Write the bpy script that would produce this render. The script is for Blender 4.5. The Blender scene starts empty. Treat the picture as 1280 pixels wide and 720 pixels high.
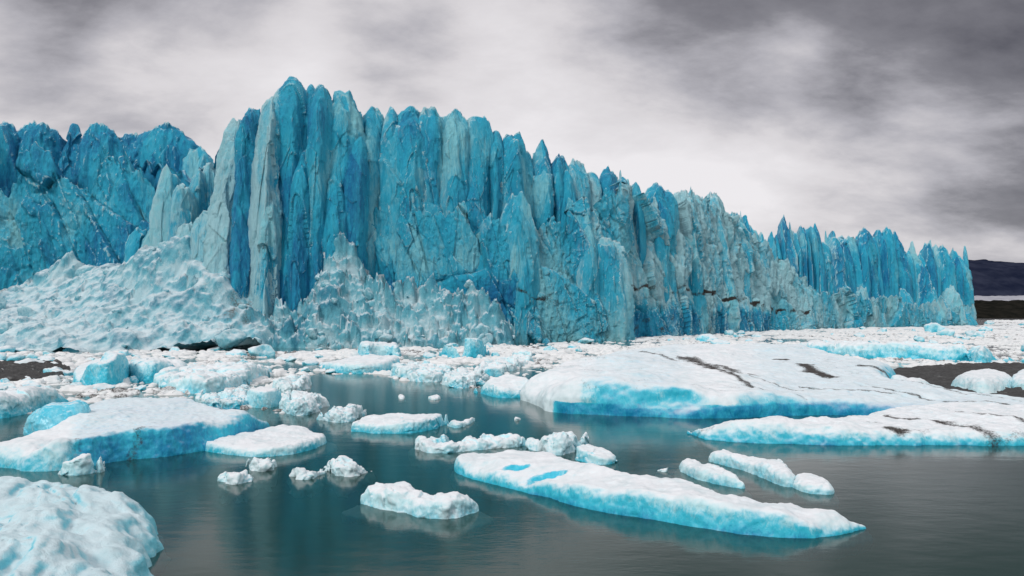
import bpy, math, random
import numpy as np

# ---------------------------------------------------------------- camera model (a point on the lake, in metres)
H, FPX, HORIZ = 8.0, 1000.0, 388.0
def P(px, py, z=0.0):
    Y = (H - z) * FPX / (py - HORIZ)
    return ((px - 640.0) / FPX * Y, Y, z)
def PX(px, Y): return (px - 640.0) / FPX * Y
def PZ(py, Y): return H - (py - HORIZ) * Y / FPX

scene = bpy.context.scene
COL = scene.collection
f32 = np.float32

# ---------------------------------------------------------------- noise in numpy
def _h(ix, iy, iz, s):
    x = (ix.astype(np.uint32) * np.uint32(73856093)) ^ (iy.astype(np.uint32) * np.uint32(19349663)) ^ \
        (iz.astype(np.uint32) * np.uint32(83492791)) ^ np.uint32((s * 2654435761) & 0xffffffff)
    x ^= x >> np.uint32(16); x *= np.uint32(0x7feb352d); x ^= x >> np.uint32(15)
    x *= np.uint32(0x846ca68b); x ^= x >> np.uint32(16)
    return x
def _r3(h):
    return ((h & np.uint32(1023)).astype(f32) / 1023, ((h >> np.uint32(10)) & np.uint32(1023)).astype(f32) / 1023,
            ((h >> np.uint32(20)) & np.uint32(1023)).astype(f32) / 1023)
def perlin(p, scale=1.0, seed=0):
    """gradient noise about -1..1; scale = feature size (scalar or triple)"""
    p = (np.asarray(p, f32) / np.asarray(scale, f32)) + f32(100.3 + seed * 0.37)
    i = np.floor(p).astype(np.int32); fr = p - i
    u = fr * fr * fr * (fr * (fr * 6 - 15) + 10)
    out = np.zeros(len(p), f32)
    for dx in (0, 1):
        wx = u[:, 0] if dx else 1 - u[:, 0]
        for dy in (0, 1):
            wy = u[:, 1] if dy else 1 - u[:, 1]
            for dz in (0, 1):
                wz = u[:, 2] if dz else 1 - u[:, 2]
                a, b, c = _r3(_h(i[:, 0] + dx, i[:, 1] + dy, i[:, 2] + dz, seed))
                out += wx * wy * wz * ((a * 2 - 1) * (fr[:, 0] - dx) + (b * 2 - 1) * (fr[:, 1] - dy) + (c * 2 - 1) * (fr[:, 2] - dz))
    return out * 1.9
def fbm(p, scale, seed=0, oct=4, gain=.5):
    s = np.asarray(scale, f32); o = 0; a = 1.0
    for k in range(oct):
        o = o + a * perlin(p, s, seed + k * 7); a *= gain; s = s * 0.5
    return o
def ridged(p, scale, seed=0):
    return 1 - 2 * np.abs(perlin(p, scale, seed))
def facet(p, scale, seed=0, tilt=1.6):
    """broken planar facets: every jittered cell has its own tilted plane"""
    q = np.asarray(p, f32) / np.asarray(scale, f32) + f32(50.0)
    out = np.empty(len(q), f32); edge = np.empty(len(q), f32)
    for s in range(0, len(q), 400000):
        pp = q[s:s + 400000]; i = np.floor(pp).astype(np.int32)
        best = np.full(len(pp), 9e9, f32); sec = best.copy(); bh = np.zeros(len(pp), np.uint32)
        bx = np.zeros_like(pp)
        for dx in (-1, 0, 1):
            for dy in (-1, 0, 1):
                for dz in (-1, 0, 1):
                    h = _h(i[:, 0] + dx, i[:, 1] + dy, i[:, 2] + dz, seed + 91)
                    a, b, c = _r3(h)
                    vx = i[:, 0] + dx + a - pp[:, 0]; vy = i[:, 1] + dy + b - pp[:, 1]; vz = i[:, 2] + dz + c - pp[:, 2]
                    d = vx * vx + vy * vy + vz * vz
                    m = d < best
                    sec = np.where(m, best, np.minimum(sec, d)); best = np.where(m, d, best)
                    bh = np.where(m, h, bh)
                    bx[:, 0] = np.where(m, vx, bx[:, 0]); bx[:, 1] = np.where(m, vy, bx[:, 1]); bx[:, 2] = np.where(m, vz, bx[:, 2])
        g = _h(bh, bh >> np.uint32(3), bh >> np.uint32(7), seed + 5)
        a, b, c = _r3(g); k = (g >> np.uint32(5) & np.uint32(255)).astype(f32) / 255 - .5
        out[s:s + 400000] = -tilt * (bx[:, 0] * (a - .5) + bx[:, 1] * (b - .5) + bx[:, 2] * (c - .5)) + k
        edge[s:s + 400000] = np.sqrt(sec) - np.sqrt(best)
    return out, edge
def sstep(a, b, x):
    t = np.clip((x - a) / (b - a), 0, 1); return t * t * (3 - 2 * t)

# ---------------------------------------------------------------- mesh helpers
def mesh_obj(name, V, Q, mat, parent=None, ice=None, smooth=True, loc=None):
    V = np.asarray(V, f32); Q = np.asarray(Q, np.int32)
    if loc is not None: V = V - np.asarray(loc, f32)
    me = bpy.data.meshes.new(name)
    me.vertices.add(len(V)); me.vertices.foreach_set('co', V.ravel())
    k = Q.shape[1]
    me.loops.add(Q.size); me.loops.foreach_set('vertex_index', Q.ravel())
    me.polygons.add(len(Q)); me.polygons.foreach_set('loop_start', np.arange(0, Q.size, k, dtype=np.int32))
    me.polygons.foreach_set('use_smooth', np.full(len(Q), smooth))
    me.update(calc_edges=True)
    if ice is not None:
        at = me.attributes.new('ice', 'FLOAT_COLOR', 'POINT')
        c = np.ones((len(V), 4), f32); c[:, :3] = ice
        at.data.foreach_set('color', c.ravel())
    me.materials.append(mat)
    o = bpy.data.objects.new(name, me); COL.objects.link(o)
    if loc is not None: o.location = loc
    if parent is not None: o.parent = parent
    return o
def tag(o, label, cat, group=None, kind=None):
    o['label'] = label; o['category'] = cat
    if group: o['group'] = group
    if kind: o['kind'] = kind
    return o
def grid_faces(ny, nx, wrap=False):
    i = np.arange(ny * nx).reshape(ny, nx)
    if wrap:
        j = np.roll(i, -1, axis=1)
        return np.stack([i[:-1], j[:-1], j[1:], i[1:]], -1).reshape(-1, 4)
    return np.stack([i[:-1, :-1], i[:-1, 1:], i[1:, 1:], i[1:, :-1]], -1).reshape(-1, 4)
def vnormals(V, Q):
    fn = np.cross(V[Q[:, 2]] - V[Q[:, 0]], V[Q[:, 3]] - V[Q[:, 1]])
    n = np.zeros_like(V)
    for k in range(4):
        for a in range(3): n[:, a] += np.bincount(Q[:, k], fn[:, a], len(V))
    return n / (np.linalg.norm(n, axis=1, keepdims=True) + 1e-9)

def surface_nets(F, org, h):
    ins = F < 0
    nx, ny, nz = F.shape
    c = np.zeros((nx - 1, ny - 1, nz - 1), np.uint8)
    for dx in (0, 1):
        for dy in (0, 1):
            for dz in (0, 1):
                c += ins[dx:nx - 1 + dx, dy:ny - 1 + dy, dz:nz - 1 + dz]
    act = np.argwhere((c > 0) & (c < 8))
    ids = np.full(c.shape, -1, np.int32); ids[act[:, 0], act[:, 1], act[:, 2]] = np.arange(len(act))
    co = [(a, b, d) for a in (0, 1) for b in (0, 1) for d in (0, 1)]
    val = {k: F[act[:, 0] + k[0], act[:, 1] + k[1], act[:, 2] + k[2]] for k in co}
    acc = np.zeros((len(act), 3), f32); cnt = np.zeros(len(act), f32)
    for k in co:
        for ax in range(3):
            if k[ax] == 0:
                k2 = list(k); k2[ax] = 1; k2 = tuple(k2)
                a, b = val[k], val[k2]; m = (a < 0) != (b < 0)
                t = np.where(m, a / np.where(m, a - b, 1), 0)
                for q in range(3): acc[:, q] += np.where(m, (t if q == ax else k[q]), 0)
                cnt += m
    V = (act + acc / cnt[:, None]) * h + np.asarray(org, f32)
    Q = []
    for ax in range(3):
        s0 = [slice(1, -1)] * 3; s1 = [slice(1, -1)] * 3
        s0[ax] = slice(0, -1); s1[ax] = slice(1, None)
        A, B = ins[tuple(s0)], ins[tuple(s1)]
        off = [1, 1, 1]; off[ax] = 0
        e = np.argwhere(A != B) ; fl = A[e[:, 0], e[:, 1], e[:, 2]]
        e = e + np.array(off)
        u, v = [(1, 2), (2, 0), (0, 1)][ax]
        def cell(du, dv):
            q = e.copy(); q[:, u] += du; q[:, v] += dv
            return ids[q[:, 0], q[:, 1], q[:, 2]]
        f = np.stack([cell(-1, -1), cell(0, -1), cell(0, 0), cell(-1, 0)], 1)
        f = np.where(fl[:, None], f, f[:, ::-1])
        Q.append(f)
    return V.astype(f32), np.concatenate(Q)

def poly_sdf(X, Y, poly):
    p = np.stack([X.ravel(), Y.ravel()], 1).astype(f32); n = len(poly)
    d = np.full(len(p), 9e9, f32); ins = np.zeros(len(p), bool)
    for i in range(n):
        a = np.array(poly[i][:2], f32); b = np.array(poly[(i + 1) % n][:2], f32)
        e = b - a; w = p - a
        t = np.clip((w @ e) / (e @ e + 1e-9), 0, 1)
        d = np.minimum(d, ((w - t[:, None] * e) ** 2).sum(1))
        c = (a[1] > p[:, 1]) != (b[1] > p[:, 1])
        xs = (b[0] - a[0]) * (p[:, 1] - a[1]) / ((b[1] - a[1]) if abs(b[1] - a[1]) > 1e-9 else 1e-9) + a[0]
        ins ^= c & (p[:, 0] < xs)
    d = np.sqrt(d)
    return np.where(ins, -d, d).reshape(X.shape)
def smooth_poly(poly, it=2):
    q = np.array(poly, float)
    for _ in range(it):
        n = np.roll(q, -1, 0)
        q = np.stack([q * .75 + n * .25, q * .25 + n * .75], 1).reshape(-1, q.shape[1])
    return q
def idw(X, Y, pts, pw=2.5):
    num = 0; den = 0
    for (x, y, z) in pts:
        w = 1 / ((X - x) ** 2 + (Y - y) ** 2 + .05) ** (pw / 2)
        num = num + w * z; den = den + w
    return num / den
def seg_d(p, a, b):
    a = np.array(a[:2]); b = np.array(b[:2]); e = b - a; w = p[:, :2] - a
    t = np.clip((w @ e) / (e @ e + 1e-9), 0, 1)
    return np.sqrt(((w - t[:, None] * e) ** 2).sum(1))

# ---------------------------------------------------------------- materials
class NT:
    def __init__(s, tree): s.t = tree; s.n = tree.nodes; s.l = tree.links
    def add(s, typ, **kw):
        n = s.n.new(typ)
        for k, v in kw.items():
            if k.startswith('i_'):
                key = k[2:]; key = int(key) if key.isdigit() else key.replace('_', ' ')
                if hasattr(v, 'links'): s.l.new(v, n.inputs[key])
                else: n.inputs[key].default_value = v
            else: setattr(n, k, v)
        return n
    def math(s, op, a, b=None, c=None, clamp=False):
        n = s.n.new('ShaderNodeMath'); n.operation = op; n.use_clamp = clamp
        for i, v in enumerate((a, b, c)):
            if v is None: continue
            if hasattr(v, 'links'): s.l.new(v, n.inputs[i])
            else: n.inputs[i].default_value = v
        return n.outputs[0]
    def mix(s, f, a, b):
        n = s.n.new('ShaderNodeMix'); n.data_type = 'RGBA'
        for i, v in ((0, f), (6, a), (7, b)):
            if hasattr(v, 'links'): s.l.new(v, n.inputs[i])
            else: n.inputs[i].default_value = v if i == 0 else (*v, 1)
        return n.outputs[2]
    def smooth(s, x, a, b):
        n = s.n.new('ShaderNodeMapRange'); n.interpolation_type = 'SMOOTHSTEP'; n.clamp = True
        s.l.new(x, n.inputs[0]); n.inputs[1].default_value = a; n.inputs[2].default_value = b
        return n.outputs[0]
    def noise(s, vec, scale, detail=4, rough=.55, dist=0.0):
        n = s.n.new('ShaderNodeTexNoise'); s.l.new(vec, n.inputs['Vector'])
        n.inputs['Scale'].default_value = scale; n.inputs['Detail'].default_value = detail
        n.inputs['Roughness'].default_value = rough; n.inputs['Distortion'].default_value = dist
        return n.outputs[0]
    def scalev(s, vec, xyz):
        n = s.n.new('ShaderNodeMapping'); s.l.new(vec, n.inputs[0]); n.inputs['Scale'].default_value = xyz
        return n.outputs[0]

def new_mat(name):
    m = bpy.data.materials.new(name); m.use_nodes = True
    t = NT(m.node_tree); t.n.clear()
    out = t.add('ShaderNodeOutputMaterial')
    return m, t, out

def ice_material(name, cols, snow=(.77, .80, .83), dirt=(.035, .03, .027), snow_lo=.35, snow_hi=.7, k=1.0, flute=.22,
                 bump=.5, bumpd=.5, rough=.5, spec=.35, sss=0.0, snow_soft=.6, mott=.5, rk=0.0, big=.95, crush=.55, edge_white=0.0):
    """cols = pale, mid, deep ice.  'ice' attribute: R blueness, G dirt, B crushed white, lit left flanks"""
    m, t, out = new_mat(name)
    geo = t.add('ShaderNodeNewGeometry'); pos = geo.outputs['Position']
    at = t.add('ShaderNodeAttribute', attribute_name='ice')
    sep = t.add('ShaderNodeSeparateColor'); t.l.new(at.outputs['Color'], sep.inputs[0])
    R, G, B = sep.outputs
    nrm = t.add('ShaderNodeSeparateXYZ'); t.l.new(geo.outputs['Normal'], nrm.inputs[0]); nz = nrm.outputs[2]
    sv = t.scalev(pos, (1, 1, flute))
    n1 = t.noise(sv, .16 / k, 6, .6, .4)
    n2 = t.noise(sv, .9 / k, 5, .65, .8)
    n3 = t.noise(pos, 2.6 / k, 5, .7)
    n4 = t.noise(pos, .35 / k, 5, .6, .5)
    b = t.math('SUBTRACT', R, t.math('MULTIPLY', t.smooth(R, .795, .825), .42))
    b = t.math('ADD', b, t.math('MULTIPLY', t.math('SUBTRACT', n1, .5), big))
    b = t.math('ADD', b, t.math('MULTIPLY', t.math('SUBTRACT', n2, .5), .7))
    b = t.math('ADD', b, t.math('MULTIPLY', t.math('SUBTRACT', t.noise(sv, 3.2 / k, 4, .7), .5), .5))
    c1 = t.mix(t.smooth(b, .0, .5), cols[0], cols[1])
    c2 = t.mix(t.smooth(b, .45, 1.0), c1, cols[2])
    # crushed, air-filled ice; left flanks of seracs carry painted light here too
    cr = t.math('ADD', B, t.math('MULTIPLY', t.math('SUBTRACT', n2, .5), 1.3))
    cr = t.math('ADD', cr, t.math('MULTIPLY', t.math('SUBTRACT', n4, .5), .9))
    if edge_white: cr = t.math('ADD', cr, t.math('MULTIPLY', t.smooth(geo.outputs['Pointiness'], .51, .57), edge_white))  # convex edges whitened by pointiness
    c3 = t.mix(t.smooth(cr, .35, .95), c2, tuple(crush * s + (1 - crush) * c for s, c in zip(snow, cols[0])))
    sn = t.math('ADD', nz, t.math('MULTIPLY', t.math('SUBTRACT', n3, .5), mott))
    sn = t.math('ADD', sn, t.math('MULTIPLY', t.math('SUBTRACT', n4, .5), mott))
    if rk: sn = t.math('SUBTRACT', sn, t.math('MULTIPLY', R, rk))
    sn = t.math('SUBTRACT', sn, t.math('MULTIPLY', t.math('MAXIMUM', t.math('SUBTRACT', R, .825), 0.0), 14.0))
    snowf = t.smooth(sn, snow_lo, snow_hi)
    # a faint blue-grey mottling in the snow where melt has soaked it
    sc = t.mix(t.smooth(n4, .40, .72), snow, tuple(s * .66 + c * .22 for s, c in zip(snow, cols[0])))
    c4 = t.mix(snowf, c3, sc)
    dd = t.math('ADD', G, t.math('MULTIPLY', t.math('SUBTRACT', n3, .5), 1.1))
    dd = t.math('ADD', dd, t.math('MULTIPLY', t.math('SUBTRACT', n2, .5), .6))
    c5 = t.mix(t.smooth(dd, .45, .95), c4, dirt)
    hgt = t.math('ADD', t.math('MULTIPLY', n2, 1.0), t.math('MULTIPLY', n3, .5))
    hgt = t.math('ADD', hgt, t.math('MULTIPLY', t.noise(pos, 9 / k, 4, .7), .22))
    bp = t.add('ShaderNodeBump', i_Distance=bumpd, i_Height=hgt)
    t.l.new(t.math('MULTIPLY', t.math('SUBTRACT', 1.0, t.math('MULTIPLY', snowf, snow_soft)), bump), bp.inputs['Strength'])
    bs = t.add('ShaderNodeBsdfPrincipled', i_Base_Color=c5, i_Normal=bp.outputs[0])
    t.l.new(t.math('ADD', rough, t.math('MULTIPLY', snowf, .3)), bs.inputs['Roughness'])
    bs.inputs['Specular IOR Level'].default_value = spec
    if sss:
        bs.inputs['Subsurface Weight'].default_value = sss
        bs.inputs['Subsurface Radius'].default_value = (.25, .8, 1.0)
        bs.inputs['Subsurface Scale'].default_value = .35
    t.l.new(bs.outputs[0], out.inputs[0])
    return m

PALE, MID, DEEP = (.27, .70, .80), (.026, .48, .70), (.004, .18, .41)
M_glacier = ice_material('glacier_ice', (PALE, MID, DEEP), snow=(.74, .82, .86), snow_lo=.7, snow_hi=1.15, k=1.0, flute=.2, big=.65, crush=.30, edge_white=.75, bump=1.0, bumpd=1.0)
M_rubble = ice_material('crushed_ice', ((.46, .70, .77), (.13, .46, .57), (.03, .24, .36)), snow=(.68, .77, .81), dirt=(.10, .11, .105), snow_lo=.35, snow_hi=1.1, flute=.8, bump=.8, bumpd=.9)
M_floe = ice_material('floe_ice', ((.52, .83, .89), (.035, .53, .70), (.002, .23, .46)), k=.35, flute=.6, bump=.45, bumpd=.10, rough=.4, snow_lo=.10, snow_hi=.98, mott=.3, rk=.35)
M_brash = ice_material('brash_ice', ((.62, .80, .84), (.30, .55, .62), (.06, .25, .32)), snow=(.80, .82, .83), k=.4, flute=1, snow_lo=.1, snow_hi=.5, bump=.7, bumpd=.2)

M_clear = ice_material('clear_ice', ((.40, .78, .88), (.05, .52, .70), (.004, .22, .46)), k=.8, flute=.5, bump=.3, bumpd=.08, rough=.25, snow_lo=.75, snow_hi=1.1)
M_shelf = ice_material('shelf_ice', ((.50, .78, .85), (.16, .58, .70), (.02, .25, .42)), snow=(.60, .74, .79), k=.4, flute=1, snow_lo=.15, snow_hi=1.0, bump=.9, bumpd=.09, snow_soft=.1, rk=.55)
# ---------------------------------------------------------------- glacier
glacier = bpy.data.objects.new('glacier', None); COL.objects.link(glacier)
tag(glacier, 'tall blue glacier front with jagged vertical seracs standing in the lake', 'glacier')
rng = random.Random(7)
DIRT_LINES = []

def displace(p, n, w, seed, amp=1.0):
    d = 1.1 * perlin(p, (9, 9, 42), 3)
    d += .85 * ridged(p, (4.6, 4.6, 40), 11) * np.minimum(w / 9, 1)
    d += .30 * ridged(p, (1.7, 1.7, 18), 12)
    f1, e1 = facet(p, (6.5, 6.5, 24), 21); d += 1.05 * f1
    f2, e2 = facet(p, (2.6, 2.6, 8.5), 22); d += .48 * f2
    d += .17 * facet(p, (1.1, 1.1, 2.6), 23)[0]
    d += .20 * fbm(p, (1.3, 1.3, 2.8), 31, 3)
    return p + n * (d * amp)[:, None]

def serac(pxl, pxr, ptop, Y, zb=-4.0, depth=None, tip=.35, sharp=1.0, lean=0.0, leany=0.06, blue=.5, bleach=.0,
          flare=.15, amp=1.0, nu=96, nv=150, name='serac', dirt=0.0, crest=.5, Yt=None, n=2.4, white_left=0.0, deep_low=0.0):
    jy = random.Random(int(pxl * 31 + ptop)).uniform(-.8, 1.6)
    w = (pxr - pxl) / FPX * Y; a = w * .535; b = (depth or max(w * .9, 7.0)) / 2
    cx = PX((pxl + pxr) / 2, Y); zt = PZ(ptop, Y); hh = zt - zb
    th = np.linspace(0, 1, nu, endpoint=False)
    th = -np.pi / 2 + 2 * np.pi * (th - .5) + .75 * np.sin(2 * np.pi * (th - .5)) * -1     # denser towards the lake
    s = np.linspace(0, 1, nv) ** .85
    c, sn = np.cos(th), np.sin(th)
    S, TH = np.meshgrid(s, th, indexing='ij')
    lr = random.Random(int(pxl * 7 + pxr * 13 + ptop * 3)); acc = 0.0
    m_ = lr.choice([5, 6, 7, 7]); ph0 = lr.uniform(0, 6.28); pw = lr.choice([7, 10, 16])
    for k_ in range(m_):
        ph = ph0 + (k_ + lr.uniform(-.33, .33)) * 2 * math.pi / m_
        dk = lr.uniform(.84, 1.06) * (1 + lr.uniform(-.10, .16) * (.5 - S) * 2 + .06 * np.sin(S * lr.uniform(4, 9) + lr.uniform(0, 6)))
        acc = acc + (np.maximum(np.cos(TH - ph), 0) / dk) ** pw
    rad = acc ** (-1 / pw); rad = np.minimum(rad, 1.22)
    ex = np.cos(TH) * rad; ey = np.sin(TH) * rad
    u = np.clip((S - (1 - tip)) / tip, 0, 1)
    prof = np.maximum((1 - u ** (1.3 + sharp)) ** (1 / (1.0 + sharp)), .015)
    prof = np.where(u < 1e-6, 1, prof) * (1 + flare * (1 - S) ** 2)
    if zb > 0 and name == 'ice_block':
        lo = np.clip(S / .3, 0, 1); prof = prof * np.maximum(.35 + .65 * np.sqrt(1 - (1 - lo) ** 2), .02) * np.where(S < .002, .02, 1)
    prof2 = prof
    X = cx + a * ex * prof2 + lean * w * (S - .5)
    Yv = (Y + jy + b * .85) + b * ey * np.maximum(prof, .02) + leany * hh * (S ** 2)
    u = np.clip((S - (1 - tip)) / tip, 0, 1)
    Z = zb + hh * S + 0 * X
    tl = lr.uniform(-1, 1); tb = lr.uniform(.1, .9)
    cut = zt - np.maximum(0, tl * (X - cx) * 1.3) - tb * np.maximum(0, Yv - (Y + b * .85)) - .25 * np.abs(X - cx)
    Z = np.where(u > 0, np.minimum(Z, np.maximum(cut + .1 * (Z - cut), zb + hh * (1 - tip))), Z)
    V = np.stack([X, Yv, Z], -1).reshape(-1, 3).astype(f32)
    nn = np.stack([np.broadcast_to(c / a, X.shape), np.broadcast_to(sn / b, X.shape), .8 * u ** 3 / a], -1).reshape(-1, 3)
    nn = (nn / np.linalg.norm(nn, axis=1, keepdims=True)).astype(f32)
    uf = u.reshape(-1)
    V0 = V.copy()
    V = displace(V, nn, w, 0, amp * np.clip(w / 8, .35, 1.15) * (1 - .55 * uf ** 3))
    # jagged crest
    V[:, 2] += uf ** 2 * crest * (2.2 * ridged(V0 * np.array([1, 1, 0], f32), (2.6, 2.6, 9), 41) + 1.3 * perlin(V0 * np.array([1, 1, 0], f32), (1.1, 1.1, 9), 43)) * min(w / 7, 1.2)
    Q = grid_faces(nv, nu, True)
    side = np.clip(-nn[:, 0] * 1.2 - .1, 0, 1)  # left-facing flanks: weathered whitening with the lit side painted in
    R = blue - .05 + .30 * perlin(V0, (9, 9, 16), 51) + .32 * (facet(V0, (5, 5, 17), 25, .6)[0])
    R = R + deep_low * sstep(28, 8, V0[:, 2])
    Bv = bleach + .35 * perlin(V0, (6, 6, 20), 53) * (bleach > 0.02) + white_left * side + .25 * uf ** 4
    G = dirt * sstep(.0, .5, perlin(V0, (5, 5, 22), 57)) + dirt_lines(V0)
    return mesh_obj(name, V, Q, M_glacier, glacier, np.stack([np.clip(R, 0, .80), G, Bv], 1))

# thin dark debris bands frozen in the ice: world polylines (x, z)
BANDS = []
def dirt_lines(p):
    g = np.zeros(len(p), f32)
    for (pts, wd, amt) in BANDS:
        q = np.stack([p[:, 0] , p[:, 2]], 1)
        q = q + np.stack([0 * p[:, 0], 1.6 * fbm(p, 7, 71, 3)], 1)
        d = np.full(len(p), 9e9)
        for i in range(len(pts) - 1): d = np.minimum(d, seg_d(q, pts[i], pts[i + 1]))
        g = np.maximum(g, amt * np.exp(-(d / (wd * (1 + .6 * perlin(p, 4, 73)))) ** 2) * (.65 + .5 * perlin(p, (5, 5, 3), 74)))
    return g
def band(pts, wd, amt): BANDS.append(([(PX(x, Y), PZ(y, Y)) for (x, y, Y) in pts], wd, amt))
band([(780, 358, 228), (850, 365, 262), (905, 372, 290), (950, 384, 318), (1010, 394, 350)], 1.15, 1.25)
band([(645, 362, 204), (690, 382, 208), (712, 386, 212)], 1.1, 1.0)

# main front, left to right
S = serac
# back-left wall
for (l, r, t, Y, kw) in [
    (-170, -90, 165, 245, {}), (-110, -30, 158, 245, {}), (-45, 18, 149, 248, {}), (2, 58, 145, 250, {}),
    (50, 88, 150, 252, dict(tip=.25, sharp=.3)), (80, 140, 147, 250, {}), (124, 176, 163, 256, {}), (163, 234, 149, 252, dict(sharp=2.2, tip=.22)),
    (218, 256, 178, 252, dict(blue=.35))]:
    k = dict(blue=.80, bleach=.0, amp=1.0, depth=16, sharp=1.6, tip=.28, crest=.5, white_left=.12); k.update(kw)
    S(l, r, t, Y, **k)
# pale spires between the back wall and the tower
for (l, r, t, Y, kw) in [
    (182, 214, 204, 200, dict(sharp=.5, tip=.3, lean=-.05, bleach=.5)), (202, 232, 228, 196, dict(bleach=.45)), (222, 252, 208, 204, dict(bleach=.35)),
    (236, 262, 196, 206, dict(bleach=.3, blue=.4)), (150, 180, 288, 206, dict(blue=.3, sharp=1.6, tip=.2)), (168, 200, 282, 200, dict(bleach=.5)),
    (226, 262, 262, 188, dict(bleach=.65, dirt=.4)), (205, 236, 280, 190, dict(bleach=.7))]:
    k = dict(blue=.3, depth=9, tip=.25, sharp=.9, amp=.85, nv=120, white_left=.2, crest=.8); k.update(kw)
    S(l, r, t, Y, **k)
# the tower
for (l, r, t, Y, kw) in [
    (250, 296, 140, 188, dict(bleach=.75, dirt=.35, blue=.25, flare=.45, sharp=.6, tip=.5, lean=.25)),
    (276, 300, 131, 190, dict(tip=.3, blue=.55, bleach=.1)),
    (284, 316, 120, 186, dict(tip=.22, blue=.80, bleach=0, sharp=.9)),
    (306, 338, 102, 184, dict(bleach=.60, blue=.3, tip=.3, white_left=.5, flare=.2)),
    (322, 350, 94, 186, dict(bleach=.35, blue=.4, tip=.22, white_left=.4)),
    (338, 370, 85, 188, dict(bleach=.05, blue=.62, tip=.2, sharp=.9)),
    (364, 388, 91, 190, dict(bleach=.1, blue=.6, tip=.25)),
    (380, 408, 95, 187, dict(bleach=.15, blue=.58, tip=.22)),
    (396, 446, 98, 189, dict(blue=.62, tip=.45, sharp=1.6, lean=-.05, bleach=.03)),
    (428, 452, 150, 190, dict(blue=.7, tip=.3)),
    (312, 352, 215, 183, dict(bleach=.6, blue=.25, tip=.35, sharp=.6, white_left=.3, flare=.15)),
    (345, 400, 285, 187, dict(blue=.62, tip=.3, sharp=1.6, flare=.05)),
    (352, 385, 180, 184, dict(blue=.7, tip=.35, sharp=.8)),
    (392, 425, 190, 184, dict(blue=.6, tip=.4, sharp=.8)),
    (258, 292, 270, 187, dict(bleach=.7, dirt=.75, blue=.4, tip=.3, sharp=.5)), (286, 322, 265, 186, dict(bleach=.55, dirt=.6, blue=.3, tip=.3, sharp=.5)),
    (318, 345, 330, 182, dict(bleach=.9, blue=.2, dirt=.55)),
    ]:
    k = dict(depth=18, amp=.95, crest=.55, nu=110, nv=210, deep_low=.15); k.update(kw)
    S(l, r, t, Y, **k)
# the fluted curtain
for (l, r, t, Y, kw) in [
    (436, 480, 119, 196, dict(tip=.3, sharp=1.1)), (472, 496, 122, 198, dict(tip=.16, sharp=.6)), (488, 526, 122, 198, dict(tip=.2, sharp=.8)),
    (470, 526, 150, 197, dict(tip=.2, sharp=2)),
    (518, 560, 128, 200, dict(tip=.14, sharp=1.8)), (546, 586, 127, 201, dict(tip=.2, sharp=1.8)), (574, 616, 136, 203, dict(tip=.22, sharp=1.6)),
    (606, 634, 151, 206, dict(tip=.25, sharp=.9)), (618, 660, 160, 206, dict(tip=.4, sharp=1.5, lean=-.1)),
    (645, 672, 182, 212, {}), (660, 696, 168, 214, dict(sharp=.5, tip=.3, bleach=.2)), (684, 716, 188, 216, {}), (706, 740, 194, 220, dict(bleach=.5)),
    (732, 756, 210, 224, dict(bleach=.55)), (750, 776, 203, 228, dict(bleach=.1)), (770, 796, 209, 232, dict(sharp=.6)), (790, 812, 222, 236, dict(sharp=.6)),
    (804, 846, 230, 244, dict(bleach=.1))]:
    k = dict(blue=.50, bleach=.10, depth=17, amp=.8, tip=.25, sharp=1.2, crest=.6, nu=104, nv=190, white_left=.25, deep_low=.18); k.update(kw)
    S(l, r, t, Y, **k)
# blocks hanging on the lower curtain, an undercut of dense ice below them
for (l, r, t, Y, zb, kw) in [
    (584, 628, 265, 200, -4, {}), (626, 668, 230, 198, -4, dict(bleach=.15)), 
    (694, 728, 205, 212, -4, dict(bleach=.1, blue=.5)), (720, 752, 255, 208, -4, dict(sharp=.3, bleach=.3)), (712, 790, 300, 210, -4, dict(sharp=2.6, tip=.4, bleach=.3, flare=.05)),
    
    (560, 620, 380, 190, -4, dict(blue=.62)), ]:
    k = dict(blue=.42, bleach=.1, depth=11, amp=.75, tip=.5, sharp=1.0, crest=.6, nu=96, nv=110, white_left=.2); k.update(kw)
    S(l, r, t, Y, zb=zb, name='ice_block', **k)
# pale slope in the middle right
for (l, r, t, Y, kw) in [
    (836, 882, 238, 262, {}), (850, 896, 233, 270, dict(sharp=.8)), (876, 920, 244, 282, {}), (900, 948, 266, 296, dict(bleach=.35)),
    ]:
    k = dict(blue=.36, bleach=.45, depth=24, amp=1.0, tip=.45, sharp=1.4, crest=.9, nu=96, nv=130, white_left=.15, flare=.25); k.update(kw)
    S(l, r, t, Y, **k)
# far right: thin blue fins
TOPR = [(918, 262), (940, 263), (955, 288), (972, 288), (985, 268), (1010, 276), (1040, 292), (1055, 299), (1070, 287), (1110, 286), (1120, 283), (1140, 308), (1160, 306), (1185, 309), (1205, 312), (1222, 311)]
def topr(x): return float(np.interp(x, [a for a, _ in TOPR], [b for _, b in TOPR]))
x = 920.0
while x < 1221:
    wd = rng.choice([7, 9, 12, 17, 24]); Y = float(np.interp(x, [900, 1000, 1225], [312, 356, 468]))
    S(x - wd / 2, min(x + wd / 2 + 3, 1226), topr(x) + rng.choice([-5, -2, 0, 4, 9, 14]), Y + rng.uniform(0, 7), blue=rng.uniform(.45, .8), bleach=rng.choice([0, 0, .05, .25]), depth=14,
      tip=rng.uniform(.15, .5), sharp=rng.uniform(.1, .6), amp=.8, nu=56, nv=100, crest=1.0, white_left=.25, flare=.2)
    x += wd * rng.uniform(.5, .75)
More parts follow.
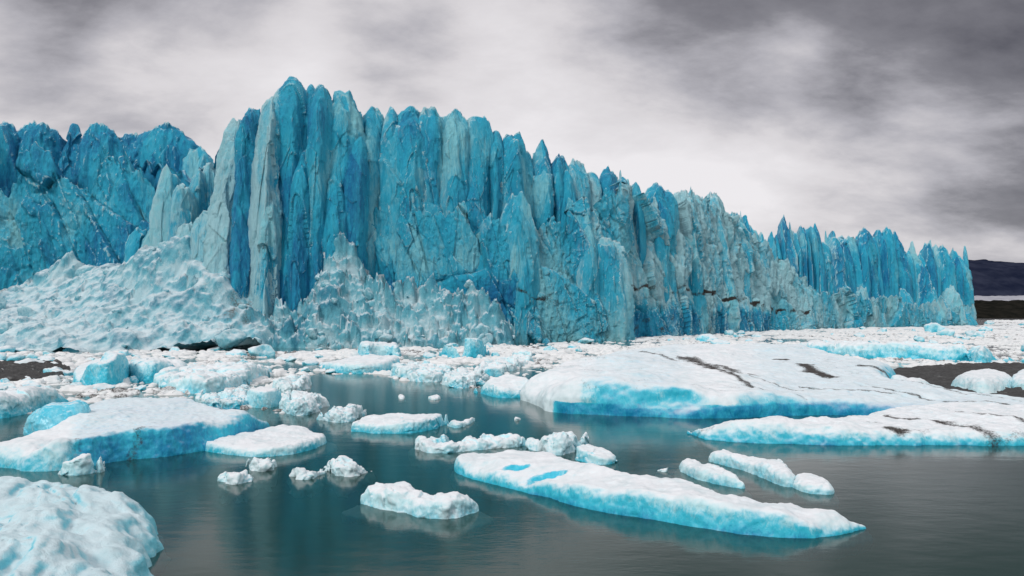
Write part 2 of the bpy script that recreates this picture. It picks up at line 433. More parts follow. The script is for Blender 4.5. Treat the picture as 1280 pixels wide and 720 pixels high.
for k in range(16):
    x = rng.uniform(985, 1205); Y = float(np.interp(x, [900, 1000, 1225], [306, 350, 462])) - 3; wd = rng.uniform(16, 34)
    S(x - wd / 2, min(x + wd / 2, 1222), rng.uniform(335, 385), Y, blue=.4, bleach=rng.uniform(.1, .5), depth=12, tip=.6, sharp=.7, amp=.9, nu=56, nv=60, crest=.8, flare=.4, name='ice_block')

# broken, irregular face between the curtain and the far fins
def ice_wall(name, base, top, nu, nv, lean, amp, colf):
    pxs = np.linspace(base[0][0], base[-1][0], nu)
    Yb = np.interp(pxs, [b[0] for b in base], [b[1] for b in base]); pt = np.interp(pxs, [b[0] for b in top], [b[1] for b in top])
    Xb = (pxs - 640) / FPX * Yb; zt = H - (pt - HORIZ) * Yb / FPX
    l0 = np.stack([Xb, Yb, 0 * Xb], 1).astype(f32)
    zt = zt + 2.2 * ridged(l0, 7, 131) + 1.6 * ridged(l0, 3, 132) + .8 * ridged(l0, 1.2, 133) - 1.5
    v = np.concatenate([np.linspace(-.06, 1, nv), np.linspace(1, 1, 8)]); back = np.concatenate([np.zeros(nv), np.linspace(.5, 14, 8)])
    X = np.broadcast_to(Xb, (len(v), nu)).copy(); vv = v[:, None]
    Z = zt[None] * vv - back[:, None] * .8
    Yv = Yb[None] + lean * np.maximum(vv, 0) ** 1.5 * zt[None] / 40 + back[:, None]
    V = np.stack([X, Yv, Z], -1).reshape(-1, 3).astype(f32)
    tx = np.gradient(Xb); ty = np.gradient(Yb); L_ = np.hypot(tx, ty); nx = ty / L_; ny = -tx / L_
    N = np.stack([np.broadcast_to(nx, X.shape), np.broadcast_to(ny, X.shape), .25 + 0 * X], -1).reshape(-1, 3).astype(f32)
    N /= np.linalg.norm(N, axis=1, keepdims=True)
    sh_ = V + np.stack([V[:, 2] * .35, 0 * V[:, 0], 0 * V[:, 0]], 1)         # slabs lean along the face
    fa, ea = facet(sh_, (12, 12, 24), 141, 2.0); fb, eb = facet(sh_, (5, 5, 11), 142); fc, ec = facet(V, (1.9, 1.9, 2.8), 143); fd, ed = facet(V, (.8, .8, 1.3), 144)
    d = 4.4 * fa + 1.0 * fb + .38 * fc + .15 * fd + 1.3 * ridged(sh_, (7, 7, 34), 145) + .5 * ridged(V, (2, 2, 9), 146) + .25 * fbm(V, 1.4, 147, 3)
    d -= .9 * np.exp(-(ea / .04) ** 2) + .3 * np.exp(-(eb / .05) ** 2)
    V2 = V + N * (d * amp)[:, None]
    ice = np.zeros((len(V), 3), f32)
    ice[:, 0] = .42 + .32 * fa + .22 * fb + .25 * perlin(V, (14, 14, 16), 148); ice[:, 2] = .22 + .4 * perlin(V, (11, 11, 13), 149) + .25 * fb
    ice[:, 1] = dirt_lines(V)
    colf(V, ice, np.broadcast_to(pxs, X.shape).ravel()); ice[:, 0] = np.clip(ice[:, 0], 0, .79)
    return mesh_obj(name, V2, grid_faces(len(v), nu), M_glacier, glacier, ice)
def face_col(V, ice, px):
    ice[:, 2] += .08 + .46 * sstep(740, 840, px); ice[:, 0] -= .06 + .16 * sstep(740, 840, px)
    low = sstep(11, 6, V[:, 2] + 1.5 * perlin(V, 6, 150)) * sstep(770, 790, px) * sstep(1000, 960, px)
    ice[:, 0] = ice[:, 0] * (1 - low) + .72 * low; ice[:, 2] -= .5 * low; ice[:, 1] = np.maximum(ice[:, 1], low * (.28 + .5 * perlin(V, (3, 3, 2), 151)))
ice_wall('ice_wall', [(630, 199), (670, 201), (700, 204), (735, 207), (775, 215), (790, 226), (850, 250), (900, 275), (950, 303), (1015, 342)],
         [(630, 345), (650, 318), (672, 286), (700, 270), (720, 246), (745, 250), (775, 232), (800, 244), (838, 252), (868, 240), (890, 248), (915, 270), (940, 292), (970, 318), (1015, 350)], 760, 300, 9, .8, face_col)
def foot_col(V, ice, px): ice[:, 0] += .34 * sstep(20, 10, V[:, 2]) - .06; ice[:, 2] -= .10 + .4 * sstep(20, 10, V[:, 2])
ice_wall('ice_wall', [(440, 194), (520, 195), (590, 196), (645, 200)], [(440, 335), (452, 292), (466, 268), (478, 256), (490, 280), (512, 258), (530, 270), (548, 268), (562, 266), (578, 248), (590, 276), (602, 300), (618, 272), (632, 290), (645, 330)], 420, 200, 3, .62, foot_col)
def back_col(V, ice, px): ice[:, 0] += .16; ice[:, 2] -= .22
ice_wall('ice_wall', [(-220, 238), (0, 236), (120, 238), (255, 236)], [(-220, 230), (-60, 215), (-10, 240), (14, 188), (46, 182), (58, 222), (98, 236), (108, 200), (132, 189), (158, 204), (186, 236), (255, 252)], 520, 200, 5, .8, back_col)
def base_col(V, ice, px): ice[:, 2] += .25; ice[:, 0] -= .12
ice_wall('ice_wall', [(975, 322), (1015, 345), (1100, 392), (1222, 455)], [(975, 345), (1000, 355), (1030, 372), (1060, 362), (1090, 380), (1120, 370), (1150, 384), (1180, 374), (1205, 388), (1222, 380)], 420, 90, 6, .6, base_col)

# thin pinnacles along the crest
CR = [(640, 172), (673, 172), (700, 192), (725, 200), (760, 206), (785, 212), (815, 231), (838, 250), (866, 235), (905, 256), (940, 264), (985, 270), (1050, 298), (1110, 286), (1220, 312)]
for k in range(24):
    x = 690 + 525 * (k + rng.uniform(-.6, 1.6)) / 24; Y = float(np.interp(x, [640, 780, 830, 900, 1000, 1225], [216, 236, 256, 300, 362, 474])); wd = rng.uniform(3.5, 7) if x > 900 else rng.uniform(5, 9)
    tp = float(np.interp(x, [a for a, _ in CR], [b for _, b in CR])) + rng.uniform(-7, 5)
    S(x - wd / 2, x + wd / 2, tp, Y + rng.uniform(3, 7), zb=8, blue=rng.uniform(.15, .5), bleach=rng.choice([0, .3, .7]), depth=4, tip=rng.uniform(.2, .35), sharp=rng.uniform(.0, .6), amp=.7, nu=36, nv=80, crest=.5, flare=.6, lean=rng.uniform(-.3, .3), name='ice_pinnacle')

# mass of ice behind the fronts
LINE = [(-420, 300, 175, 262), (-170, 250, 170, 262), (0, 262, 168, 262), (150, 265, 178, 262), (240, 225, 205, 250), (285, 202, 155, 220), (350, 200, 112, 216), (430, 202, 140, 216), (520, 210, 150, 222),
        (600, 214, 160, 226), (660, 222, 196, 234), (740, 234, 225, 246), (830, 260, 262, 268), (900, 306, 285, 310), (1000, 372, 315, 380), (1100, 420, 326, 425), (1205, 474, 340, 480)]
L = np.array([(PX(a, Y), Y, PZ(t, Y) - 3) for (a, Y, t, _) in LINE])
tt = np.linspace(0, len(L) - 1, 700); Lc = np.stack([np.interp(tt, np.arange(len(L)), L[:, k]) for k in range(3)], 1)
rows = [(0, -4)] + [(0, f) for f in np.linspace(0, .97, 26)] + [(d, None) for d in (1.5, 3, 5, 8, 11, 15, 20, 26, 33, 42, 54, 70, 90, 120)]
BV = []
for (d, fz) in rows:
    r = Lc.copy(); r[:, 1] += d + (0 if fz is None else max(fz, 0) * 4)
    r[:, 0] += d * -.1
    r[:, 2] = (-4 if fz == -4 else (Lc[:, 2] * fz if fz is not None else Lc[:, 2] - 2 - d * .06))
    BV.append(r)
BV = np.array(BV); sh = BV.shape; BV = BV.reshape(-1, 3).astype(f32)
dn = .9 * fbm(BV, (7, 7, 22), 61, 4) + 1.5 * facet(BV, (7, 7, 14), 62)[0]
BV[:, 1] += dn * 1.5
BV[:, 2] += np.where(BV[:, 2] > 15, 2.5 * ridged(BV, (8, 8, 40), 63), 0) * (np.repeat(np.arange(sh[0]), sh[1]) > 20)
bc = np.zeros((len(BV), 3), f32); bc[:, 0] = .72
mesh_obj('ice_body', BV, grid_faces(sh[0], sh[1]), M_glacier, glacier, bc)

LUMP, CHUNK = [], []
for k in range(6):
    n = 44
    th = np.linspace(0, 2 * np.pi, n, endpoint=False); ph = np.linspace(-1.1, np.pi / 2, 28)
    A, B = np.meshgrid(th, ph)
    V = np.stack([np.cos(A) * np.cos(B), np.sin(A) * np.cos(B) * .8, np.sin(B) * .6], -1).reshape(-1, 3).astype(f32)
    nn = V / (np.linalg.norm(V, axis=1, keepdims=True) + 1e-6)
    rad = 0
    q_ = np.random.RandomState(40 + k).normal(size=(11, 3)); q_ /= np.linalg.norm(q_, axis=1, keepdims=True); dk = np.random.RandomState(50 + k).uniform(.6, 1.0, 11)
    for a_, b_ in zip(q_, dk): rad = rad + (np.maximum(nn @ a_, 0) / b_) ** 14
    rad = np.minimum((rad + 1e-6) ** (-1 / 14), 1.25)
    V = V * (rad * (1 + .10 * fbm(nn, .5, 210 + k, 4)))[:, None].astype(f32)
    ice = np.zeros((len(V), 3), f32); ice[:, 0] = .35 - .3 * V[:, 2]; ice[:, 2] = .25; ice[:, 1] = (.05, .05, .3, .05, .1, .0)[k]
    o = mesh_obj('ice_lump', V, grid_faces(28, n, True), M_floe, None, ice); LUMP.append(o.data)
    me2 = o.data.copy(); me2.materials[0] = M_rubble
    CHUNK.append(bpy.data.objects.new('rubble_chunk', me2)); bpy.data.objects.remove(o)
# rubble slope (left) and rubble bank (centre)
def rubble(name, pts, x0, x1, y0, y1, res, amp, peaks=(), col=None, pw=3, zmin=-1.5, slope=1.5, streak=0.0, blocks=0, kf=1.0):
    gx = np.arange(x0, x1, res); gy = np.arange(y0, y1, res)
    X, Y = np.meshgrid(gx, gy)
    Z = idw(X, Y, pts, pw) if pts else np.full(X.shape, -3.0)
    for (x, y, z, s) in peaks:
        d = np.sqrt((X - x) ** 2 + ((Y - y) * .9) ** 2)
        d = d * (1 + .12 * np.sin(np.arctan2(Y - y, X - x) * 3 + x)) * np.where(Y < y, 1.25, 1)
        Z = np.maximum(Z, z - s * np.maximum(d - .9, 0) ** .95)
    V = np.stack([X, Y, Z], -1).reshape(-1, 3).astype(f32)
    base = V.copy(); up = sstep(zmin, 3, base[:, 2])
    fa, ea = facet(base, (5.5, 5.5, 5.5), 81); fb, eb = facet(base, (2.4, 2.4, 2.4), 82); fc, ec = facet(base, (1.0, 1.0, 1.0), 83)
    dz = (1.6 + 1.3 * kf) * fa + 1.9 * kf * fb + .75 * kf * fc + (1.25 - .9 * kf) * fbm(base, (3, 4.5, 4), 84, 5, .6)
    V[:, 2] += amp * (dz + streak * 1.6 * ridged(base * np.array([1, .8, 1], f32) + base[:, [1, 1, 1]] * np.array([-.35, 0, 0], f32), (2.6, 16, 30), 89)) * (.25 + .75 * up)
    V[:, 0] += amp * .3 * perlin(base, 3, 85); V[:, 1] -= amp * .6 * kf * fb
    ice = np.zeros((len(V), 3), f32)
    ice[:, 0] = .38 + .5 * fa * .8 + .3 * perlin(base, 9, 87); ice[:, 2] = .33 + .45 * perlin(base, (6, 9, 9), 88) ; ice[:, 1] = .0
    if col is not None: col(base, ice, fa)
    ice[:, 0] += .45 * fb
    ice[:, 0] = np.clip(ice[:, 0], 0, .8)
    Q = grid_faces(len(gy), len(gx))
    keep = (V[Q][:, :, 2] > -1.2).any(1)
    Q = Q[keep]; used = np.unique(Q); mp = np.full(len(V), -1, np.int32); mp[used] = np.arange(len(used))
    o = mesh_obj(name, V[used], mp[Q], M_rubble, glacier, ice[used])
    q_ = random.Random(len(V)); U = V[used]; U = U[(U[:, 2] > .3) & (U[:, 1] < y0 + (y1 - y0) * .62)]
    for k in range(blocks):
        if k < len(CHUNK): c = CHUNK[k].copy()
        else: c = CHUNK[k % len(CHUNK)].copy()
        COL.objects.link(c); c.name = 'rubble_chunk'; c.parent = glacier
        v = U[q_.randrange(len(U))]; sc = .4 + 2.6 * q_.random() ** 2.5
        c.location = [float(f) for f in v]; c.rotation_euler = (q_.uniform(-.6, .6), q_.uniform(-.6, .6), q_.uniform(0, 6.28)); c.scale = (sc, sc * q_.uniform(.7, 1), sc * q_.uniform(.8, 1.5))
    return o
def cp(px, py, Y): return (PX(px, Y), Y, PZ(py, Y))
cone = [cp(-140, 437, 168), cp(-60, 437, 165), (PX(0, 161), 161, -.6), (PX(60, 159), 159, -.6), (PX(120, 158), 158, -.6), (PX(180, 160), 160, -.6), (PX(240, 163), 163, -.6), (PX(300, 168), 168, -.8), (PX(350, 172), 172, -1),
        cp(0, 402, 176), cp(0, 388, 190), cp(40, 362, 204), cp(85, 330, 212), cp(150, 336, 205), cp(200, 312, 198), cp(228, 300, 194), cp(250, 330, 187), cp(270, 345, 183), cp(300, 385, 178), cp(325, 410, 175),
        cp(215, 370, 182), cp(150, 385, 178), cp(60, 410, 171), cp(90, 425, 164), cp(160, 418, 166), cp(240, 405, 171), cp(-80, 385, 195), cp(-100, 410, 178), cp(280, 412, 171),
        (PX(0, 232), 232, 15), (PX(80, 236), 236, 19), (PX(160, 230), 230, 20), (PX(-100, 230), 230, 12)]
def cone_col(p, ice, fa):
    px = p[:, 0] / p[:, 1] * FPX + 640
    ice[:, 2] += .10 * sstep(120, 250, px) - .08 ; ice[:, 0] += .10 + .15 * perlin(p, (4, 9, 5), 94)
    ice[:, 1] = (.62 + .4 * perlin(p, (3, 5, 5), 93)) * np.exp(-((px + 5 * perlin(p, 4, 92) - 300) / 24) ** 2) * sstep(2, 5, p[:, 2]) + .5 * sstep(60, -30, px) * sstep(9, 14, p[:, 2])
    ice[:, 1] += .35 * sstep(.3, .6, perlin(p, 6, 90))
rubble('rubble_slope', cone, PX(-140, 165), PX(352, 176), 156, 236, .28, .42, [(*cp(85, 317, 208), 1.5), (*cp(165, 332, 204), 1.2)], cone_col, streak=.9, blocks=55, kf=.45)
pk = [(350, 384, 180), (372, 378, 183), (398, 366, 184), (412, 330, 186), (424, 302, 187), (434, 308, 187), (448, 330, 186), (462, 352, 184), (476, 352, 183), (497, 360, 183), (512, 354, 184), (530, 358, 184), (538, 350, 185), (556, 366, 184),
      (575, 374, 184), (590, 362, 186), (604, 372, 186), (618, 382, 186), (626, 396, 188), (480, 392, 178), (540, 396, 179), (440, 388, 178), (400, 398, 177), (590, 404, 180), (360, 405, 175), (510, 410, 176), (430, 412, 174), (560, 415, 177), (336, 398, 177)]
def bank_col(p, ice, fa): ice[:, 2] -= .12; ice[:, 0] += .08
rubble('rubble_bank', [], PX(318, 174), PX(645, 190), 160, 206, .22, .80, [(*cp(*q), 1.75) for q in pk], bank_col, blocks=40)

# ---------------------------------------------------------------- floes
def floe(name, label, cat, out, tops=None, r=.35, amp=.12, nsc=1.4, depth=.8, foot=.15, blue=(.1, .75), dirt=(), dirt_all=0.0, group=None,
         blobs=(), cuts=(), mat=None, cells=1.6e6, bleach=-.22, lump=0.0, top_amp=.12, slope=.18, seed=None, edge=.25, vmin=.05, pool=True, flat=.35, paint=None, groove=0.0):
    seed = seed if seed is not None else (abs(hash_s(name + label)) % 977)
    W = [P(*q) for q in out]
    poly = smooth_poly([w[:2] for w in W], 2)
    ar = abs(np.sum(poly[:, 0] * np.roll(poly[:, 1], -1) - poly[:, 1] * np.roll(poly[:, 0], -1))) / 2
    thick = 2 * ar / np.sum(np.linalg.norm(poly - np.roll(poly, -1, 0), axis=1))
    edge = edge * min(1, thick / 2.2); r = min(r, thick * .5)
    T = [P(*q) for q in (tops or [q for q in out if q[2] > .05])]
    hmax = max(t[2] for t in T)
    BL = []
    for (px, py, z, rx, ry, rz) in blobs:
        c = P(px, py, z); BL.append((c, rx, ry, rz)); hmax = max(hmax, z + rz)
    x0, y0 = poly.min(0) - 1.0; x1, y1 = poly.max(0) + 1.0
    for (c, rx, ry, rz) in BL:
        x0 = min(x0, c[0] - rx - .5); x1 = max(x1, c[0] + rx + .5); y0 = min(y0, c[1] - ry - .5); y1 = max(y1, c[1] + ry + .5)
    z0, z1 = -depth - .3, hmax + .5 + lump + top_amp * 2
    vox = max(vmin, ((x1 - x0) * (y1 - y0) * (z1 - z0) / cells) ** (1 / 3))
    gx = np.arange(x0 - vox * 2, x1 + vox * 3, vox); gy = np.arange(y0 - vox * 2, y1 + vox * 3, vox); gz = np.arange(z0 - vox * 2, z1 + vox * 3, vox)
    X, Y = np.meshgrid(gx, gy, indexing='ij')
    p2 = np.stack([X.ravel(), Y.ravel(), 0 * X.ravel()], 1).astype(f32)
    d2 = poly_sdf(X, Y, poly)
    d2 = d2 + edge * fbm(p2, 2.2 * nsc, seed, 4).reshape(X.shape) * min(1, hmax)
    hh = idw(X, Y, T)
    hh = hh + top_amp * fbm(p2, 3.0 * nsc, seed + 3, 4).reshape(X.shape)
    if groove:
        gp = p2 * np.array([1, 1, 1], f32) + p2[:, [1, 1, 1]] * np.array([.55, 0, 0], f32) + 1.2 * perlin(p2, 2.5, seed + 41)[:, None] * np.array([1, 0, 0], f32)
        hh = hh - (groove * sstep(.25, 1., ridged(gp, (2.1, 7, 9), seed + 43)) + groove * .45 * sstep(.3, 1., ridged(gp, (.8, 2.5, 9), seed + 44))).reshape(X.shape)
    if lump:
        fa, ea = facet(p2, 1.5 * nsc, seed + 5, 1.2); hh = hh + lump * (fa + .25 - .6 * np.exp(-(ea.astype(f32) / .18) ** 2)).reshape(X.shape)
    zz = gz[None, None, :].astype(f32)
    rr = np.minimum(r, np.maximum(hh * .8, .05))
    dd = d2[:, :, None].astype(f32) + slope * np.maximum(zz, 0) - foot * sstep(0, .4, -zz) + .35 * np.maximum(-zz - .4, 0)
    q0 = dd + rr[:, :, None].astype(f32); q1 = zz - hh[:, :, None].astype(f32) + rr[:, :, None].astype(f32)
    Fv = np.minimum(np.maximum(q0, q1), 0) + np.sqrt(np.maximum(q0, 0) ** 2 + np.maximum(q1, 0) ** 2) - rr[:, :, None].astype(f32)
    for (c, rx, ry, rz) in BL:
        e = np.sqrt(((X[:, :, None] - c[0]) / rx) ** 2 + ((Y[:, :, None] - c[1]) / ry) ** 2 + ((zz - c[2]) / rz) ** 2)
        e = (e - 1) * min(rx, ry, rz)
        k = .25; hs = np.clip(.5 + .5 * (e - Fv) / k, 0, 1); Fv = e * (1 - hs) + Fv * hs - k * hs * (1 - hs)
    CU = []
    for (px, py, z, rx, ry, rz) in cuts:
        c = P(px, py, z); CU.append((c, rx, ry, rz))
        e = np.sqrt(((X[:, :, None] - c[0]) / rx) ** 2 + ((Y[:, :, None] - c[1]) / ry) ** 2 + ((zz - c[2]) / rz) ** 2)
        e = -(e - 1) * min(rx, ry, rz)
        k = .10 if pool < 0 else .40; hs = np.clip(.5 - .5 * (e - Fv) / k, 0, 1); Fv = e * (1 - hs) + Fv * hs + k * hs * (1 - hs)
    Fv = np.maximum(Fv, -(zz + depth))
    bnd = np.abs(Fv) < amp * 2.5 + vox * 2
    I = np.argwhere(bnd); pp = np.stack([gx[I[:, 0]], gy[I[:, 1]], gz[I[:, 2]]], 1).astype(f32)
    nz = amp * (.8 * fbm(pp, 1.1 * nsc, seed + 11, 4, .55))
    if flat < 1: nz = nz + amp * .9 * (1 - flat) * facet(pp, .9 * nsc, seed + 13)[0]
    Fv[bnd] += nz
    Fv[0], Fv[-1], Fv[:, 0], Fv[:, -1], Fv[:, :, 0], Fv[:, :, -1] = 1, 1, 1, 1, 1, 1
    V, Q = surface_nets(Fv.astype(f32), (gx[0], gy[0], gz[0]), vox)
    n = vnormals(V, Q)
    V += n * (vox * .5 * fbm(V, vox * 5, seed + 17, 2))[:, None]
    hl = np.maximum(idw(V[:, 0], V[:, 1], T), .15)
    rel = np.clip(V[:, 2] / hl, -.2, 1.2)
    ice = np.zeros((len(V), 3), f32)
    ice[:, 0] = blue[1] + (blue[0] - blue[1]) * np.clip(rel, 0, 1) ** .8 + .16 * perlin(V, 2.5 * nsc, seed + 19)
    ice[:, 0] = np.clip(ice[:, 0], 0, .79)
    ice[:, 2] = bleach + .2 * perlin(V, 2 * nsc, seed + 23)
    if paint: paint(V, n, ice)
    for (c, rx, ry, rz) in CU:
        e = np.sqrt(((V[:, 0] - c[0]) / rx) ** 2 + ((V[:, 1] - c[1]) / ry) ** 2 + ((V[:, 2] - c[2]) / rz) ** 2)
        if pool < 0: e = np.sqrt(((V[:, 0] - c[0]) / rx) ** 2 + ((V[:, 1] - c[1]) / ry) ** 2 + .03 * perlin(V, .5, 311)) + (V[:, 2] < .2)
        if pool < 0: ice[:, 0] = np.where(e < 1.1, .835 + .085 * sstep(1.1, .3, e), ice[:, 0])
        else:
            fk = sstep(1.3, .85, e) * (V[:, 2] > c[2] - .62 * rz)
            ice[:, 0] = ice[:, 0] * (1 - fk) + .44 * fk; ice[:, 2] -= .8 * fk
    if dirt_all: ice[:, 1] = dirt_all + .25 * perlin(V, 1.2 * nsc, seed + 29)
    for (a, b, wd, am) in dirt:
        A, B = P(*a), P(*b); Vp = V + np.stack([.6 * wd * perlin(V, wd * 2, seed + 31), .6 * wd * perlin(V, wd * 2, seed + 37), 0 * V[:, 0]], 1)
        ice[:, 1] = np.maximum(ice[:, 1], am * np.exp(-(seg_d(Vp, A, B) / wd) ** 2))
    c = V.mean(0); loc = (float(c[0]), float(c[1]), 0.0)
    o = mesh_obj(name, V, Q, mat or M_floe, None, ice, loc=loc)
    tag(o, label, cat, group)
    return o
def hash_s(s):
    h = 7
    for ch in s: h = (h * 131 + ord(ch)) & 0xffffff
    return h

# near shelf, bottom left
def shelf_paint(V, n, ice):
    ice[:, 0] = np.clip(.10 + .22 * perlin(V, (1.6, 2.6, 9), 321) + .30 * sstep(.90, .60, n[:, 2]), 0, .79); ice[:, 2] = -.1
floe('ice_shelf', 'broad rounded blue-white ice shelf filling the bottom left corner', 'ice floe',
     [(-330, 760, 0), (-330, 592, 1.3), (0, 587, 1.5), (70, 590, 1.5), (140, 598, 1.4), (182, 612, 1.2), (203, 636, .7), (214, 668, 0), (196, 698, 0), (176, 722, 0), (130, 800, 0), (60, 1000, 0), (-200, 1000, 0)],
     [(-200, 640, 1.5), (0, 620, 1.55), (60, 640, 1.7), (120, 650, 1.45), (160, 640, 1.2), (190, 660, .9), (100, 720, 1.2), (140, 700, .9), (0, 720, 1.7), (-100, 720, 1.8), (40, 680, 1.7)],
     r=1.0, amp=.13, nsc=1.1, top_amp=.30, slope=.4, cells=3.0e6, edge=.5, flat=.8, blue=(.25, .6), mat=M_shelf, groove=.20, paint=shelf_paint)
# long cyan-sided floe, centre front
floe('ice_floe', 'long low white floe with bright cyan sides and small meltwater pools', 'ice floe',
     [(560, 588, 0), (600, 601, 0), (650, 614, 0), (700, 627, 0), (760, 641, 0), (820, 651, 0), (880, 662, 0), (950, 671, 0), (1025, 672, 0), (1060, 668, 0), (1090, 660, 0),
      (1066, 646, .4), (1020, 628, .8), (986, 617, .9), (962, 623, .9), (945, 611, 1.0), (918, 615, .9), (888, 610, .9), (860, 593, 1.0), (800, 590, 1.1), (740, 574, 1.2), (690, 566, .8), (640, 559, .8), (612, 565, .7), (588, 568, .5)],
     [(590, 590, .35), (640, 600, .5), (690, 604, .7), (735, 605, 1.0), (780, 607, 1.2), (850, 624, 1.2), (950, 640, 1.0), (1060, 656, .35), (1085, 659, .1), (620, 572, .85), (655, 568, .9), (690, 575, .95), (740, 582, 1.1), (860, 598, 1.05), (960, 624, .95), (1030, 636, .7)],
     r=.30, amp=.05, nsc=1.2, top_amp=.17, slope=.25, cuts=[(684, 590, .82, .85, .62, .62), (645, 580, .86, .62, .42, .4)], cells=3.2e6, foot=.25, blue=(.12, .74), flat=.6, edge=.18, pool=-.05)
# two-lobed floe
floe('ice_floe', 'two-lobed rounded white floe alone in the dark front water', 'ice floe',
     [(446, 629, 0), (470, 635, 0), (505, 641, 0), (540, 651, 0), (575, 648, 0), (600, 637, 0), (592, 620, .6), (565, 607, .9), (540, 603, 1.0), (520, 607, .6), (500, 602, .7), (468, 604, .7), (448, 618, .4)],
     [(470, 615, .8), (500, 612, .8), (522, 622, .55), (545, 618, 1.05), (575, 625, .8)], r=.5, amp=.13, nsc=.8, foot=.55, depth=.6, blue=(.0, .3), bleach=.5)
floe('ice_floe', 'flat oval white plate floe below the large blue-sided berg on the left', 'ice floe',
     [(246, 561, 0), (290, 570, 0), (350, 571, 0), (392, 562, 0), (416, 551, 0), (396, 538, .5), (372, 532, .55), (330, 535, .6), (290, 540, .6), (250, 552, .5)],
     r=.3, amp=.07, nsc=1.1, foot=.6, depth=.5, blue=(.05, .45), flat=.6)
floe('ice_floe', 'flat-topped white floe with a square end in mid water', 'ice floe',
     [(440, 539, 0), (480, 543, 0), (525, 541, 0), (552, 534, 0), (561, 525, 0), (559, 517, .8), (550, 514, .9), (500, 517, .8), (452, 518, .7), (441, 528, .6)],
     r=.25, amp=.08, nsc=1.1, foot=.6, depth=.6, blue=(.05, .5))
floe('ice_floe', 'small ragged white floe touching the flat-topped one', 'ice floe',
     [(398, 524, 0), (420, 529, 0), (440, 527, 0), (458, 518, 0), (457, 507, .7), (440, 508, .8), (415, 511, .8), (400, 517, .5)], r=.25, amp=.2, nsc=.8, lump=.3, bleach=.6, blue=(.0, .3))
floe('ice_floe', 'thin pointed sliver of white ice beside the square floe end', 'ice floe',
     [(558, 532, 0), (570, 536, 0), (585, 532, 0), (597, 523, 0), (580, 524, .3), (562, 526, .4)], r=.15, amp=.08, nsc=.6, bleach=.5, blue=(.0, .3))
floe('ice_floe', 'long dirty white floe with a knobbly hooked left end', 'ice floe',
     [(518, 556, 0), (526, 566, 0), (560, 567, 0), (600, 562, 0), (640, 559, 0), (664, 556, 0), (668, 547, .5), (640, 541, .6), (612, 544, .5), (588, 547, .5), (562, 551, .4), (535, 549, .5)],
     r=.2, amp=.15, nsc=.8, lump=.15, bleach=.6, dirt=[((640, 552, .3), (670, 560, .1), .5, .55), ((520, 556, .2), (530, 565, 0), .4, .5)], blue=(.0, .3), foot=.4)
floe('ice_chunk', 'smooth round white lump on the hooked left end of the dirty floe', 'ice chunk',
     [(533, 550, .1), (548, 554, .1), (562, 549, .1), (561, 537, 1.0), (548, 534, 1.1), (536, 538, .9)], r=.5, amp=.08, nsc=.8, blue=(.0, .35), slope=.3)
floe('ice_floe', 'grey speckled rubble floe behind the long cyan-sided one', 'ice floe',
     [(655, 560, 0), (680, 566, 0), (705, 570, 0), (722, 563, 0), (734, 552, 0), (732, 543, .8), (710, 540, .9), (688, 541, .8), (668, 547, .6)], r=.25, amp=.2, nsc=.8, lump=.35, dirt_all=.22, bleach=.6, blue=(.1, .4))
floe('ice_chunk', 'pale angular chunk wedged behind the long cyan-sided floe', 'ice chunk',
     [(716, 574, 0), (740, 581, 0), (768, 581, 0), (770, 575, .0), (752, 570, .1), (745, 564, .2), (722, 563, .2)], [(730, 564, .75), (740, 568, .7), (755, 575, .4), (765, 578, .25)], edge=.1, r=.15, amp=.09, nsc=.9, blue=(.1, .4), flat=0)
floe('ice_floe', 'slanting narrow white floe just behind the long cyan-sided one', 'ice floe',
     [(850, 589, 0), (866, 598, 0), (900, 607, 0), (936, 612, 0), (922, 603, .1), (900, 592, .15), (872, 580, .2), (858, 576, .2), (850, 580, .1)], [(865, 584, .55), (885, 592, .55), (905, 600, .5), (925, 607, .25)], edge=.12, r=.3, amp=.09, nsc=.9, bleach=.5, blue=(.0, .25), foot=.3)
floe('ice_floe', 'slender curved white floe drifting farthest out in the open grey water', 'ice floe',
     [(886, 577, 0), (925, 587, 0), (960, 600, 0), (975, 608, 0), (992, 609, 0), (996, 598, .1), (975, 585, .15), (935, 577, .2), (905, 569, .2), (888, 571, .1)], [(905, 574, .5), (935, 582, .55), (960, 590, .6), (980, 600, .55)], edge=.12, r=.3, amp=.08, nsc=.9, bleach=.5, blue=(.0, .25), foot=.25)
floe('ice_floe', 'stubby white floe at the tip of the slender curved floe', 'ice floe',
     [(990, 611, 0), (1015, 618, 0), (1047, 619, 0), (1038, 606, .1), (1018, 598, .15), (1000, 596, .15), (990, 600, .1)], [(1000, 602, .5), (1018, 605, .5), (1036, 613, .25)], edge=.1, r=.3, amp=.07, nsc=.9, bleach=.5, blue=(.0, .25), foot=.2)
for (lab, o_) in [
    ('small white brash lump below the oval plate floe', [(272, 600, 0), (290, 606, 0), (308, 604, 0), (322, 596, 0), (310, 589, .35), (290, 590, .35)]),
    ('ragged white lump nudging the underside of the oval plate floe', [(304, 584, 0), (322, 591, 0), (338, 589, 0), (345, 582, 0), (335, 573, .5), (316, 574, .5)]),
    ('low grey-white fragment between the oval plate and the two-lobed floe', [(362, 594, 0), (376, 601, 0), (392, 599, 0), (405, 591, 0), (390, 588, .3), (372, 588, .3)]),
    ('dirty knobbly white fragment above the two-lobed floe', [(404, 583, 0), (420, 595, 0), (440, 597, 0), (468, 588, 0), (458, 580, .45), (436, 573, .55), (412, 572, .55)]),
    ]:
    floe('ice_chunk', lab, 'ice chunk', o_, r=.2, amp=.16, nsc=.6, lump=.15, bleach=.7, blue=(.0, .2), dirt_all=.14, foot=.2)
